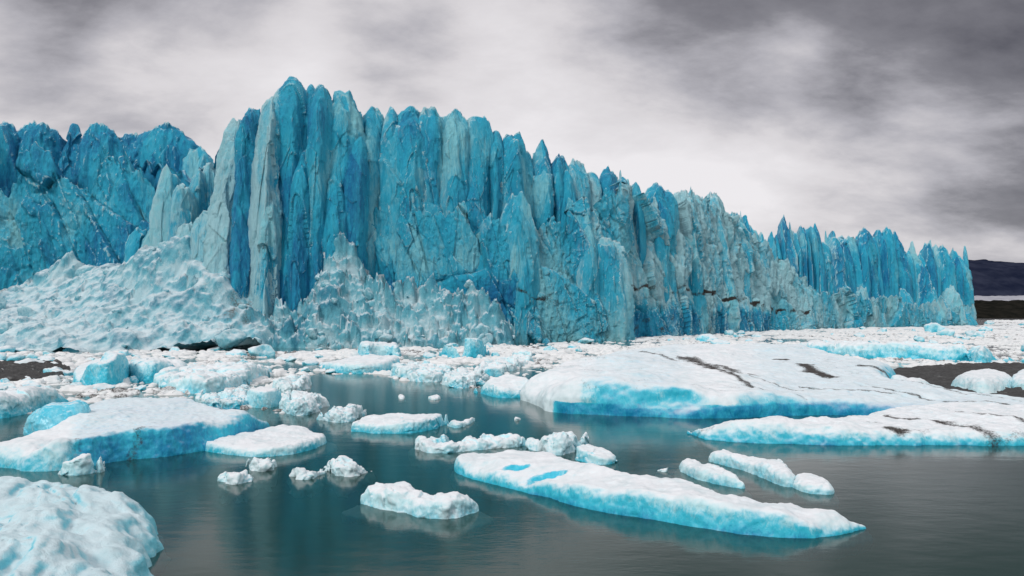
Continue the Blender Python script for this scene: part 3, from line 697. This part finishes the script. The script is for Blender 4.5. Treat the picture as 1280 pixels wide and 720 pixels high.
for (lab, x, y, w) in [('tiny white ice fragment adrift in the open lagoon', 543, 498, 9), ('tiny white ice crumb left of the drifting lagoon fragment', 502, 497, 5), ('tiny white ice crumb in front of the great berg', 647, 524, 4), ('tiny white ice sliver left of the slanting narrow floe', 829, 588, 9)]:
    floe('ice_chunk', lab, 'ice chunk', [(x - w, y, 0), (x, y + 3, 0), (x + w, y, 0), (x + w * .4, y - 3, .15), (x - w * .4, y - 3, .15)], r=.1, amp=.08, nsc=.4, bleach=.7, blue=(0, .1), depth=.3, foot=.05)

# great berg on the right
def berg_paint(V, n, ice):
    x = V[:, 0] / V[:, 1] * FPX + 640; z = V[:, 2]; wob = .12 * perlin(V, (6, 6, 9), 301)
    low = sstep(.98, .86, z + wob) * sstep(685, 700, x)
    R = .30 + .12 * perlin(V, (2.5, 2.5, 1.2), 302)
    R = R + .18 * sstep(735, 750, x) * sstep(860, 840, x) + .22 * sstep(930, 960, x)
    ice[:, 0] = np.clip(np.minimum(R, .79) * (1 - low) + .79 * low, 0, .79)
    drape = np.maximum(sstep(742, 715, x), .75 * sstep(860, 872, x) * sstep(935, 915, x)) * (1 - low)
    ice[:, 2] = -.25 + 1.5 * drape
    st = ridged(V * np.array([.45, 1, 1], f32) + V[:, [1, 1, 1]] * np.array([.35, 0, 0], f32), (2.2, 1.1, 4), 303)
    ice[:, 1] = .52 * sstep(.45, .95, st) * sstep(.0, .5, perlin(V, (12, 8, 9), 304) + .25)
floe('iceberg', 'great white berg with a glowing blue face and dark dirt streaks', 'iceberg',
     [(652, 500, 0), (672, 508, 0), (692, 516, 0), (745, 519, 0), (800, 521, 0), (850, 523, 0), (900, 523, 0), (950, 521, 0), (1000, 519, 0), (1060, 519, 0), (1150, 521, 0), (1340, 528, 0),
      (1340, 502, .9), (1280, 497, 1.0), (1200, 489, 1.1), (1120, 479, 1.2), (1110, 468, 1.7), (1130, 455, 2.2), (1090, 446, 2.6), (1000, 432, 3.1), (930, 425, 3.5), (850, 424, 3.6), (780, 430, 3.6), (715, 441, 3.4), (672, 455, 3.0), (652, 476, 1.6)],
     [(662, 490, 1.0), (675, 480, 1.9), (700, 460, 2.7), (760, 445, 3.5), (790, 465, 2.9), (735, 470, 2.9), (840, 480, 2.4), (900, 493, 1.7), (980, 492, 1.8), (1030, 505, 1.1), (1060, 512, .7), (850, 435, 3.6), (950, 432, 3.4), (960, 455, 2.6), (900, 465, 2.7), (1050, 450, 2.5),
      (1100, 485, 1.4), (1200, 500, 1.05), (1320, 510, .9), (1150, 510, .9), (1050, 475, 1.9)],
     r=1.9, amp=.09, nsc=2.2, top_amp=.22, cells=5.5e6, depth=1.2, foot=.1, slope=.05, edge=.35, flat=.75, blue=(.28, .79),
     cuts=[(795, 497, 1.55, 5.2, 1.5, 1.5), (890, 508, 1.2, 3.4, 1.0, .9)], paint=berg_paint,
     dirt=[((858, 444, 3.1), (905, 463, 2.7), 1.4, .95), ((895, 452, 2.9), (935, 463, 2.6), 1.1, .85), ((905, 466, 2.6), (950, 482, 2.1), .6, .9), ((966, 446, 2.9), (977, 447, 2.9), .9, 1.1), ((1006, 455, 2.6), (1020, 462, 2.4), 1.2, 1.1), ((1020, 462, 2.4), (1040, 465, 2.3), .8, 1.1),
           ((1075, 461, 2.1), (1115, 463, 2.0), .7, .9), ((995, 489, 1.7), (1008, 492, 1.6), .4, .6), ((1030, 499, 1.3), (1036, 500, 1.3), .4, .6), ((1000, 478, 2.0), (1120, 492, 1.3), .35, .8), ((1080, 484, 1.5), (1260, 507, 1.0), .45, .85), ((1130, 481, 1.3), (1290, 503, 1.0), .35, .75), ((800, 436, 3.6), (860, 446, 3.2), .6, .8), ((940, 470, 2.4), (1000, 484, 1.8), .4, .75)])
floe('ice_floe', 'low white lobe with a teal waterline at the left end of the great berg', 'ice floe',
     [(590, 488, 0), (605, 494, 0), (625, 498, 0), (655, 497, 0), (665, 490, .5), (668, 470, 1.8), (640, 462, 2.0), (615, 470, 1.5), (593, 481, .9)], r=.6, amp=.12, nsc=1.6, blue=(.05, .6), flat=.5)
floe('ice_floe', 'long white-topped ledge with a teal base in front of the great berg', 'ice floe',
     [(846, 538, 0), (862, 543, 0), (882, 550, 0), (930, 554, 0), (1000, 556, 0), (1080, 557, 0), (1180, 557, 0), (1340, 558, 0),
      (1340, 505, 1.1), (1200, 499, 1.1), (1120, 503, 1.1), (1075, 516, 1.0), (1040, 516, 1.2), (1012, 521, 1.1), (980, 516, 1.3), (940, 516, 1.3), (905, 522, 1.1), (872, 531, .7)],
     [(870, 537, .5), (900, 532, .9), (940, 526, 1.25), (980, 524, 1.25), (1012, 528, 1.05), (1050, 524, 1.15), (1100, 530, .95), (1150, 535, .8), (1200, 530, .85), (1320, 535, .75), (1200, 515, 1.1), (1320, 518, 1.1)],
     r=.7, amp=.11, nsc=1.4, cells=3e6, foot=.05, slope=.35, edge=.35, flat=.5, blue=(.05, .70), bleach=.1,
     dirt=[((1105, 518, 1.1), (1180, 529, .8), .6, .95), ((1180, 529, .8), (1235, 550, .3), 1.0, .85), ((1190, 512, 1.1), (1300, 532, .8), .5, .8), ((1112, 545, .4), (1130, 537, .8), .6, .95), ((1120, 550, .2), (1160, 552, .1), .5, .6), ((870, 540, .3), (890, 532, .8), .5, .6), ((1085, 526, 1.0), (1100, 528, .9), .3, .6), ((1240, 555, .1), (1290, 553, .1), .5, .6)])
# pale ridge behind
floe('iceberg', 'long pale turquoise pressure ridge of ice behind the great berg', 'iceberg',
     [(962, 436, 0), (1000, 441, 0), (1060, 446, 0), (1120, 449, 0), (1200, 451, 0), (1340, 452, 0), (1340, 430, 3), (1260, 427, 3), (1235, 421, 4), (1222, 421, 4), (1208, 430, 2.6), (1180, 426, 3), (1150, 425, 3), (1127, 415, 4.3), (1105, 424, 3.2), (1060, 421, 3), (1000, 424, 2.4), (972, 431, 1.2)],
     [(985, 432, 1.7), (1020, 430, 2.6), (1060, 428, 2.9), (1105, 430, 3.0), (1127, 420, 4.6), (1150, 428, 3.3), (1180, 430, 3.0), (1205, 434, 2.3), (1228, 424, 4.4), (1245, 433, 2.6), (1280, 431, 2.8), (1330, 432, 2.8)],
     r=1.3, amp=.35, nsc=2.6, cells=2e6, blue=(.05, .5), lump=.5, edge=.7, slope=.3)
floe('ice_floe', 'pillow-shaped grey-white floe on the black silt at the right edge', 'ice floe',
     [(1190, 484, .2), (1215, 490, .2), (1250, 491, .2), (1272, 484, .2), (1268, 474, .6), (1235, 469, .6), (1205, 472, .6), (1190, 478, .4)], [(1210, 474, 1.5), (1235, 472, 1.7), (1255, 474, 1.5), (1230, 482, 1.1)], r=.9, amp=.07, nsc=1.6, blue=(.0, .2), bleach=.6, flat=.7, slope=.4)
floe('ice_floe', 'white floe cut by the right edge of the picture beside the pillow-shaped floe', 'ice floe',
     [(1262, 486, .2), (1290, 490, .2), (1330, 488, .2), (1330, 468, .6), (1280, 467, .6), (1264, 474, .5)], [(1280, 474, 1.3), (1310, 472, 1.5)], r=.6, amp=.14, nsc=1.4, blue=(.0, .2), bleach=.6)
floe('ice_floe', 'smooth white tongue of ice ending at the black silt slab', 'ice floe',
     [(1085, 477, .3), (1110, 485, .3), (1140, 486, .3), (1168, 482, .3), (1174, 472, 1.2), (1150, 465, 1.6), (1110, 464, 1.8), (1085, 468, 1.6)], r=.7, amp=.08, nsc=1.6, blue=(.0, .25), bleach=.5, flat=.7, slope=.4)
M_silt = ice_material('silty_ice', ((.20, .205, .205), (.030, .030, .030), (.010, .010, .010)), snow=(.045, .045, .046), k=.4, snow_lo=.3, snow_hi=.9, bump=.9, bumpd=.25, rough=.7)
floe('silt_slab', 'black silt-covered slab of ice behind the right end of the great berg', 'ice floe',
     [(1100, 470, 0), (1130, 488, 0), (1200, 498, 0), (1340, 503, 0), (1340, 453, .25), (1260, 453, .25), (1180, 455, .25), (1120, 459, .25)], r=.3, amp=.12, nsc=1.6, lump=.2, mat=M_silt, blue=(.12, .6), edge=.6)
floe('silt_slab', 'black silt-stained ice slab streaked with slush at the left edge', 'ice floe',
     [(-60, 476, 0), (0, 477, 0), (50, 478, 0), (80, 472, 0), (92, 462, 0), (70, 452, .5), (20, 451, .5), (-60, 452, .5)], r=.2, amp=.2, nsc=1.6, lump=.3, mat=M_silt, blue=(.12, .6), edge=.6)

# left group
def left_paint(V, n, ice):
    x = V[:, 0] / V[:, 1] * FPX + 640
    k = sstep(100, 75, x)
    ice[:, 0] = np.clip(ice[:, 0] + .18 - .62 * k, 0, .79); ice[:, 2] = -.5 + .8 * k
floe('iceberg', 'large white-topped berg with a long clear blue side at left', 'iceberg',
     [(-40, 582, 0), (0, 586, 0), (45, 590, 0), (90, 586, 0), (140, 577, 0), (200, 572, 0), (260, 563, 0), (315, 549, 0), (345, 534, 0), (350, 522, .6), (330, 512, 1.4), (280, 505, 1.9), (230, 495, 2.1), (190, 488, 2.3), (140, 488, 2.3), (105, 500, 2.1), (60, 530, 1.6), (40, 540, 1.2), (15, 562, .5), (-40, 570, .4)],
     [(10, 575, .5), (42, 548, 1.3), (60, 565, .7), (80, 548, 1.5), (120, 540, 1.75), (180, 538, 1.75), (240, 535, 1.6), (300, 528, 1.3), (340, 525, .7), (280, 512, 1.8), (220, 500, 2.1), (160, 500, 2.2), (110, 515, 2.0)],
     r=.35, amp=.09, nsc=1.5, cells=3e6, slope=.30, edge=.3, flat=.8, blue=(.42, .79), foot=.2, paint=left_paint, dirt=[((85, 545, 1.7), (125, 528, 1.9), .5, .55), ((150, 536, 1.8), (182, 528, 1.85), .35, .7)])
floe('ice_block', 'upright rounded bright blue ice dome on the left berg', 'ice block',
     [(48, 550, .7), (92, 550, .7), (94, 540, .8), (48, 540, .8)], [(70, 540, 1.2)], r=.3, amp=.13, nsc=1.5, flat=.0, blue=(.30, .62), slope=.1, edge=.1, blobs=[(72, 530, 1.35, 1.35, 1.3, 1.3), (52, 535, 1.0, .8, 1.0, 1.25), (92, 524, 1.6, .85, 1.0, 1.15)], bleach=-.4, mat=M_clear)
floe('ice_chunk', 'dull white knuckle of ice in front of the left berg', 'ice chunk',
     [(62, 590, 0), (90, 596, 0), (118, 592, 0), (134, 582, 0), (128, 572, .8), (115, 561, 1.1), (98, 566, .9), (75, 578, .6)], r=.4, amp=.12, nsc=.9, blue=(.0, .2), bleach=.5, lump=.15)
floe('ice_block', 'tilted wedge of ice with a grey face and cyan flank', 'ice block',
     [(90, 480, 0), (130, 485, 0), (160, 479, 0), (162, 473, 0), (128, 471, 0), (95, 474, 0)], [(96, 477, .3), (112, 465, 1.3), (124, 452, 2.5), (136, 437, 3.7), (148, 441, 3.4), (157, 456, 2.4)], r=.25, amp=.12, nsc=2, blue=(.25, .5), bleach=.1, dirt=[((144, 455, 2.5), (152, 470, 1.5), 1.0, .5)], slope=.1)
floe('ice_floe', 'cyan-fronted hummock of ice just right of the tilted wedge', 'ice floe',
     [(156, 476, 0), (180, 479, 0), (205, 478, 0), (238, 471, 0), (236, 466, 0), (205, 466, 0), (160, 467, 0)], [(165, 463, 1.6), (180, 449, 2.5), (205, 444, 3.0), (222, 450, 2.4), (234, 462, 1.0)], r=1.0, amp=.2, nsc=2, blue=(.15, .6), edge=.4)
floe('ice_floe', 'pale blue hummock at the left edge behind the dome', 'ice floe',
     [(-50, 524, 0), (0, 524, 0), (30, 518, 0), (60, 508, 0), (100, 496, .3), (100, 482, 1.4), (60, 480, 1.7), (0, 482, 1.8), (-50, 484, 1.8)], r=.7, amp=.16, nsc=1.7, blue=(.05, .5), lump=.2)
floe('ice_floe', 'lumpy white rubble ridge right of the tilted wedge', 'ice floe',
     [(190, 482, 0), (230, 493, 0), (275, 492, 0), (320, 478, 0), (345, 465, 0), (330, 456, 1.4), (280, 455, 1.8), (230, 457, 1.7), (195, 466, 1.2)], r=.6, amp=.25, nsc=1.6, lump=.45, bleach=.5, blue=(.0, .4))
floe('ice_block', 'squarish pale cyan block in dirty rubble', 'ice block',
     [(308, 508, 0), (325, 511, 0), (350, 508, 0), (352, 500, 0), (350, 485, 1.5), (330, 481, 1.6), (310, 485, 1.5)], r=.25, amp=.07, nsc=1.3, blue=(.1, .35), slope=.05, flat=.7)
floe('ice_floe', 'dirty rubble pile of ice between the blue-sided berg and cyan block', 'ice floe',
     [(240, 505, .1), (270, 511, 0), (305, 512, 0), (318, 500, 0), (310, 486, 1.0), (280, 485, 1.2), (250, 490, 1.0)], r=.2, amp=.3, nsc=1, lump=.5, bleach=.5, dirt_all=.42)
floe('ice_floe', 'white crumbly floe at the lagoon edge above the cyan block', 'ice floe',
     [(338, 488, 0), (360, 493, 0), (385, 487, 0), (388, 478, 0), (375, 470, 1.1), (350, 471, 1.1), (338, 478, .9)], r=.3, amp=.25, nsc=1, lump=.45, bleach=.6, blue=(0, .3), dirt_all=.12)
floe('ice_floe', 'white crumbly floe with a drowned teal foot right of the cyan block', 'ice floe',
     [(348, 512, 0), (370, 521, 0), (392, 517, 0), (410, 505, 0), (398, 492, .9), (375, 488, 1.1), (355, 494, 1.0)], r=.3, amp=.25, nsc=1, lump=.4, bleach=.6, blue=(0, .3), dirt_all=.12, foot=.7)
floe('ice_floe', 'smooth white floe with a teal edge at the head of the lagoon', 'ice floe',
     [(398, 463, 0), (430, 467, 0), (460, 467, 0), (490, 464, 0), (502, 456, 0), (490, 444, 1.2), (450, 444, 1.5), (415, 450, 1.1)], r=.5, amp=.15, nsc=2, blue=(.05, .55), flat=.4)
floe('ice_block', 'low turquoise ice block floating beneath the rubble bank', 'ice block',
     [(446, 440, 0), (470, 444, 0), (500, 442, 0), (502, 434, 1.8), (480, 429, 2.3), (452, 426, 3.0)], r=.8, amp=.3, nsc=2.4, blue=(.15, .4), bleach=.2)
floe('ice_block', 'bright teal ice block with a white peak below the fluted wall', 'ice block',
     [(545, 444, 0), (575, 448, 0), (608, 447, 0), (612, 440, 0), (610, 428, 2.4), (585, 423, 3.2), (572, 421, 3.6), (552, 430, 2.2)], r=.5, amp=.22, nsc=2.2, blue=(.25, .55))
for (lab, o_) in [
    ('grubby white rubble floe left of the great berg, in the lagoon mouth', [(485, 470, 0), (520, 478, 0), (550, 478, 0), (570, 468, 0), (560, 455, 1.0), (520, 452, 1.1), (492, 458, .9)]),
    ('grubby white rubble floe touching the left lobe of the great berg', [(548, 480, 0), (575, 487, 0), (598, 482, 0), (612, 470, .3), (600, 460, 1.2), (570, 462, 1.1), (552, 470, .9)]),
    ('dirt-streaked rubble floe behind the left lobe of the great berg', [(590, 470, .2), (630, 466, .2), (662, 452, .3), (668, 440, 1.5), (640, 440, 1.4), (600, 452, 1.2)])]:
    floe('ice_floe', lab, 'ice floe', o_, r=.3, amp=.3, nsc=1.3, lump=.5, bleach=.6, blue=(0, .35), dirt_all=.24)

# ---------------------------------------------------------------- brash ice: one uncountable mass on the water
FIELD = [(-160, 437), (0, 439), (120, 441), (320, 437), (470, 436.5), (640, 431), (780, 423.5), (900, 417), (1000, 412), (1225, 406.5), (1236, 400), (1340, 399), (1340, 455), (1150, 460), (900, 456), (660, 472), (600, 488),
         (560, 484), (520, 479), (480, 471), (430, 467), (388, 470), (384, 490), (408, 502), (380, 520), (330, 520), (200, 512), (100, 512), (60, 520), (-160, 524)]
fpoly = [P(a, b)[:2] for a, b in FIELD]
bV, bQ, bI = [], [], []; off = 0
for (ya, yb, res) in [(60, 112, .17), (112, 190, .30), (190, 330, .55), (330, 780, 1.5)]:
    gx = np.arange(max(-.86 * yb, -150), min(.72 * yb + 5, 420), res); gy = np.arange(ya, yb + res * 1.5, res)
    X, Y = np.meshgrid(gx, gy)
    sd = poly_sdf(X, Y, fpoly)
    p = np.stack([X.ravel(), Y.ravel(), 0 * X.ravel()], 1).astype(f32)
    f1, e1 = facet(p, 2.6, 101, 1.0); f2, e2 = facet(p, 1.1, 102, 1.0); f0, e0 = facet(p, 6.5, 103, .6)
    cov = fbm(p, (16, 26, 9), 104, 3)
    z = .16 + .42 * f1 - .40 * np.exp(-(e1 / .12) ** 2) + .26 * f2 - .16 * np.exp(-(e2 / .14) ** 2) + .38 * f0 - .25 * np.exp(-(e0 / .06) ** 2) + .28 * cov + .1 * fbm(p, .8, 105, 3)
    z = z - sstep(-2.5, 1.5, sd.ravel() + 2.0 * fbm(p, 5, 106, 3)) * 1.6
    z = np.clip(z, -.5, 1.6)
    V = np.stack([X.ravel() + .25 * perlin(p, 1.2, 107), Y.ravel() + .25 * perlin(p, 1.2, 108), z], 1)
    ice = np.zeros((len(V), 3), f32)
    ice[:, 0] = .25 + .5 * f1; ice[:, 2] = .4; ice[:, 1] = .08 + .35 * sstep(.1, .6, perlin(p, (9, 14, 9), 109)) + .35 * (f2 > .3)
    Q = grid_faces(len(gy), len(gx)); Q = Q[(V[Q][:, :, 2] > -.12).any(1)]
    used = np.unique(Q); mp = np.full(len(V), -1, np.int32); mp[used] = np.arange(len(used))
    bV.append(V[used]); bQ.append(mp[Q] + off); bI.append(ice[used]); off += len(used)
br = mesh_obj('brash_ice', np.concatenate(bV), np.concatenate(bQ), M_brash, None, np.clip(np.concatenate(bI), 0, .8))
tag(br, 'loose field of crushed white brash ice covering the water below the glacier', 'brash ice', kind='stuff')

# lumps standing out of the brash
protos = [bpy.data.objects.new('ice_lump', m_) for m_ in LUMP]
for o in protos: COL.objects.link(o)
rr = random.Random(11); cnt = 0; tries = 0
while cnt < 140 and tries < 5000:
    tries += 1
    py = 402 + 88 * rr.random() ** 1.2; px = rr.uniform(-20, 1300)
    w = P(px, py)
    if poly_sdf(np.array([[w[0]]]), np.array([[w[1]]]), fpoly)[0, 0] > -1.5: continue
    if py > 440 and 640 < px: continue
    s = rr.uniform(.5, 1.0) * (1 + 1.3 * rr.random() ** 3) * (.6 + w[1] / 220)
    k = cnt % 6
    o = protos[k] if cnt < 6 else protos[k].copy()
    if cnt >= 6: COL.objects.link(o)
    o.location = (w[0], w[1], .1); o.rotation_euler = (rr.uniform(-.2, .2), rr.uniform(-.2, .2), rr.uniform(0, 6.28)); o.scale = (s, s, s * rr.uniform(.6, 1.2))
    tag(o, 'small white lump of broken ice sticking out of the brash field below the glacier', 'ice chunk', 'ice lumps in the brash field')
    cnt += 1

# ---------------------------------------------------------------- water and bed
def sheet(name, x0, x1, y0, y1, z, mat):
    o = mesh_obj(name, [(x0, y0, z), (x1, y0, z), (x1, y1, z), (x0, y1, z)], [(0, 1, 2, 3)], mat, smooth=False)
    o['kind'] = 'structure'; o['label'] = name.replace('_', ' '); return o
m, t, out = new_mat('lake_water')
geo = t.add('ShaderNodeNewGeometry'); pos = geo.outputs['Position']
w1 = t.noise(t.scalev(pos, (1, 1.8, 1)), .55, 3, .5); w2 = t.noise(t.scalev(pos, (1, 2.2, 1)), 2.4, 3, .55)
calm = t.smooth(t.noise(pos, .06, 2, .5), .40, .62)
hgt = t.math('ADD', t.math('MULTIPLY', w1, .05), t.math('MULTIPLY', t.math('MULTIPLY', w2, calm), .022))
bp = t.add('ShaderNodeBump', i_Strength=.22, i_Distance=1.0, i_Height=hgt)
gl = t.add('ShaderNodeBsdfGlossy', i_Roughness=.12, i_Normal=bp.outputs[0]); gl.inputs['Color'].default_value = (1, 1, 1, 1)
df = t.add('ShaderNodeBsdfDiffuse'); df.inputs['Color'].default_value = (.012, .057, .045, 1)
tr = t.add('ShaderNodeBsdfTransparent'); tr.inputs['Color'].default_value = (.55, .80, .80, 1)
mx = t.add('ShaderNodeMixShader', i_0=.42); t.l.new(df.outputs[0], mx.inputs[1]); t.l.new(tr.outputs[0], mx.inputs[2])
fr = t.add('ShaderNodeFresnel', i_IOR=1.33, i_Normal=bp.outputs[0])
mx2 = t.add('ShaderNodeMixShader', i_0=fr.outputs[0]); t.l.new(mx.outputs[0], mx2.inputs[1]); t.l.new(gl.outputs[0], mx2.inputs[2])
t.l.new(mx2.outputs[0], out.inputs[0])
sheet('water', -2500, 2500, -60, 6000, 0, m)
m, t, out = new_mat('lake_silt')
bs = t.add('ShaderNodeBsdfDiffuse'); bs.inputs[0].default_value = (.006, .035, .035, 1); t.l.new(bs.outputs[0], out.inputs[0])
sheet('lake_bed', -2500, 2500, -60, 6000, -1.6, m)

# ---------------------------------------------------------------- far shore and hills
def ridge(name, x0, x1, y0, depth, hfun, mat, nx=220, ny=14, amp=0):
    xs = np.linspace(x0, x1, nx); s = np.linspace(0, 1, ny)
    X, Sg = np.meshgrid(xs, s)
    Z = hfun(X) * np.sin(Sg * np.pi / 2) ** .7 - 1
    V = np.stack([X, y0 + Sg * depth, Z], -1).reshape(-1, 3).astype(f32)
    if amp: V[:, 2] += amp * fbm(V, (amp * 6, amp * 6, amp * 6), 120, 4) * sstep(0, .3, np.repeat(s, nx))
    o = mesh_obj(name, V, grid_faces(ny, nx), mat); o['kind'] = 'structure'; o['label'] = name.replace('_', ' '); return o
def flatmat(name, a, b, sc):
    m, t, out = new_mat(name); geo = t.add('ShaderNodeNewGeometry')
    c = t.mix(t.smooth(t.noise(geo.outputs['Position'], sc, 6, .6), .3, .7), a, b)
    bs = t.add('ShaderNodeBsdfDiffuse', i_Color=c); t.l.new(bs.outputs[0], out.inputs[0]); return m
M_hill = flatmat('hill_scrub', (.010, .014, .032), (.030, .036, .062), .006)
M_shore = flatmat('shore_forest', (.008, .009, .008), (.02, .019, .016), .1)
M_fog = flatmat('fog_strip', (.30, .31, .36), (.42, .43, .47), .02)
ridge('hills', 1500, 6500, 5000, 1500, lambda X: 415 - .03 * (X - 2900) + 22 * np.sin(X / 420.) , M_hill, amp=14)
ridge('fog_strip', 900, 2600, 2300, 300, lambda X: 58 + 3 * np.sin(X / 90.), M_fog, amp=2)  # solid pale ridge standing in for a low strip of fog
ridge('shore', 440, 1300, 800, 160, lambda X: 20.5 + 0 * X, M_shore, nx=400, amp=2.0)

# ---------------------------------------------------------------- sky, sun, camera
SUN_EL, SUN_AZ = math.radians(38), math.radians(212)      # azimuth from +Y clockwise: behind and to the left
d = (math.sin(SUN_AZ) * math.cos(SUN_EL), math.cos(SUN_AZ) * math.cos(SUN_EL), math.sin(SUN_EL))
w = bpy.data.worlds.new('World'); scene.world = w; w.use_nodes = True
t = NT(w.node_tree); t.n.clear()
out = t.add('ShaderNodeOutputWorld')
sky = t.add('ShaderNodeTexSky'); sky.sky_type = 'NISHITA'; sky.sun_disc = False
sky.sun_elevation = SUN_EL; sky.sun_rotation = SUN_AZ
tc = t.add('ShaderNodeTexCoord'); dirv = tc.outputs['Generated']
sx = t.add('ShaderNodeSeparateXYZ'); t.l.new(dirv, sx.inputs[0])
den = t.math('ADD', t.math('MAXIMUM', sx.outputs[2], 0.0), .34)
cu = t.math('DIVIDE', sx.outputs[0], den); cv = t.math('DIVIDE', sx.outputs[1], den)
cb = t.add('ShaderNodeCombineXYZ'); t.l.new(cu, cb.inputs[0]); t.l.new(cv, cb.inputs[1])
rot = t.add('ShaderNodeMapping'); t.l.new(cb.outputs[0], rot.inputs[0]); rot.inputs['Rotation'].default_value = (0, 0, math.radians(-35)); rot.inputs['Scale'].default_value = (.9, 1.15, 1); rot.inputs['Location'].default_value = (.4, .9, 0)
rot2 = t.add('ShaderNodeMapping'); t.l.new(cb.outputs[0], rot2.inputs[0]); rot2.inputs['Rotation'].default_value = (0, 0, math.radians(-40)); rot2.inputs['Scale'].default_value = (.85, 1.2, 1); rot2.inputs['Location'].default_value = (3.1, 1.7, 0)
n1 = t.noise(rot.outputs[0], 1.7, 3, .45, .2); n2 = t.noise(rot2.outputs[0], 4.6, 10, .60, .12)
def dirblob(px, py, r0, amt):
    v = np.array([(px - 640) / FPX, 1, (HORIZ - py) / FPX]); v /= np.linalg.norm(v)
    dp = t.add('ShaderNodeVectorMath', operation='DOT_PRODUCT'); t.l.new(dirv, dp.inputs[0]); dp.inputs[1].default_value = v
    c = math.cos(r0)
    return t.math('MULTIPLY', t.smooth(dp.outputs['Value'], c, 1.0), amt)
cl = t.math('ADD', t.math('MULTIPLY', n1, .75), t.math('MULTIPLY', n2, .52))
for args in [(1210, 30, .38, -.28), (1150, 95, .14, -.05), (200, 20, .20, -.22), (20, 40, .10, -.08), (280, 200, .20, .16), (830, 90, .16, -.14), (490, 55, .11, -.15), (660, 190, .38, .24), (1010, 250, .28, .22), (1120, 240, .10, .05), (340, 70, .12, .12), (120, 150, .2, .12), (1290, 190, .14, -.06), (700, 20, .12, .05)]:
    cl = t.math('ADD', cl, dirblob(*args))
up = t.math('MULTIPLY', t.smooth(sx.outputs[2], .35, .85), .35)
cl = t.math('ADD', cl, up)
cr = t.add('ShaderNodeValToRGB'); t.l.new(cl, cr.inputs[0])
e = cr.color_ramp.elements
e[0].position = .22; e[0].color = (.105, .102, .120, 1); e[1].position = .95; e[1].color = (.82, .795, .815, 1)
for (p_, c_) in [(.42, (.225, .22, .245)), (.56, (.43, .42, .455)), (.72, (.66, .635, .655))]:
    q = e.new(p_); q.color = (*c_, 1)
scl = t.add('ShaderNodeVectorMath', operation='SCALE'); t.l.new(cr.outputs[0], scl.inputs[0]); scl.inputs['Scale'].default_value = 10.0
col = t.mix(.97, sky.outputs[0], scl.outputs[0])
bg = t.add('ShaderNodeBackground', i_Strength=.1); t.l.new(col, bg.inputs[0]); t.l.new(bg.outputs[0], out.inputs[0])

sl = bpy.data.lights.new('sun', 'SUN'); sl.energy = 1.5; sl.angle = math.radians(14); sl.color = (1, .96, .91)
so = bpy.data.objects.new('sun', sl); COL.objects.link(so)
from mathutils import Vector
so.rotation_euler = Vector(d).to_track_quat('Z', 'Y').to_euler(); so.location = (-60, -60, 120)

cam = bpy.data.cameras.new('camera'); co = bpy.data.objects.new('camera', cam); COL.objects.link(co)
co.location = (0, 0, H); co.rotation_euler = (math.pi / 2, 0, 0)
cam.sensor_width = 36; cam.lens = 36 * FPX / 1280; cam.shift_y = (HORIZ - 360) / 1280
cam.clip_start = .5; cam.clip_end = 20000
scene.camera = co
vs = scene.view_settings; vs.view_transform = 'Standard'; vs.look = 'None'; vs.exposure = 0.07; vs.gamma = 1.0; vs.use_curve_mapping = False
scene.cycles.max_bounces = 6; scene.cycles.diffuse_bounces = 3; scene.cycles.glossy_bounces = 3; scene.cycles.transparent_max_bounces = 6
scene.cycles.use_denoising = True; scene.cycles.caustics_reflective = False; scene.cycles.caustics_refractive = False
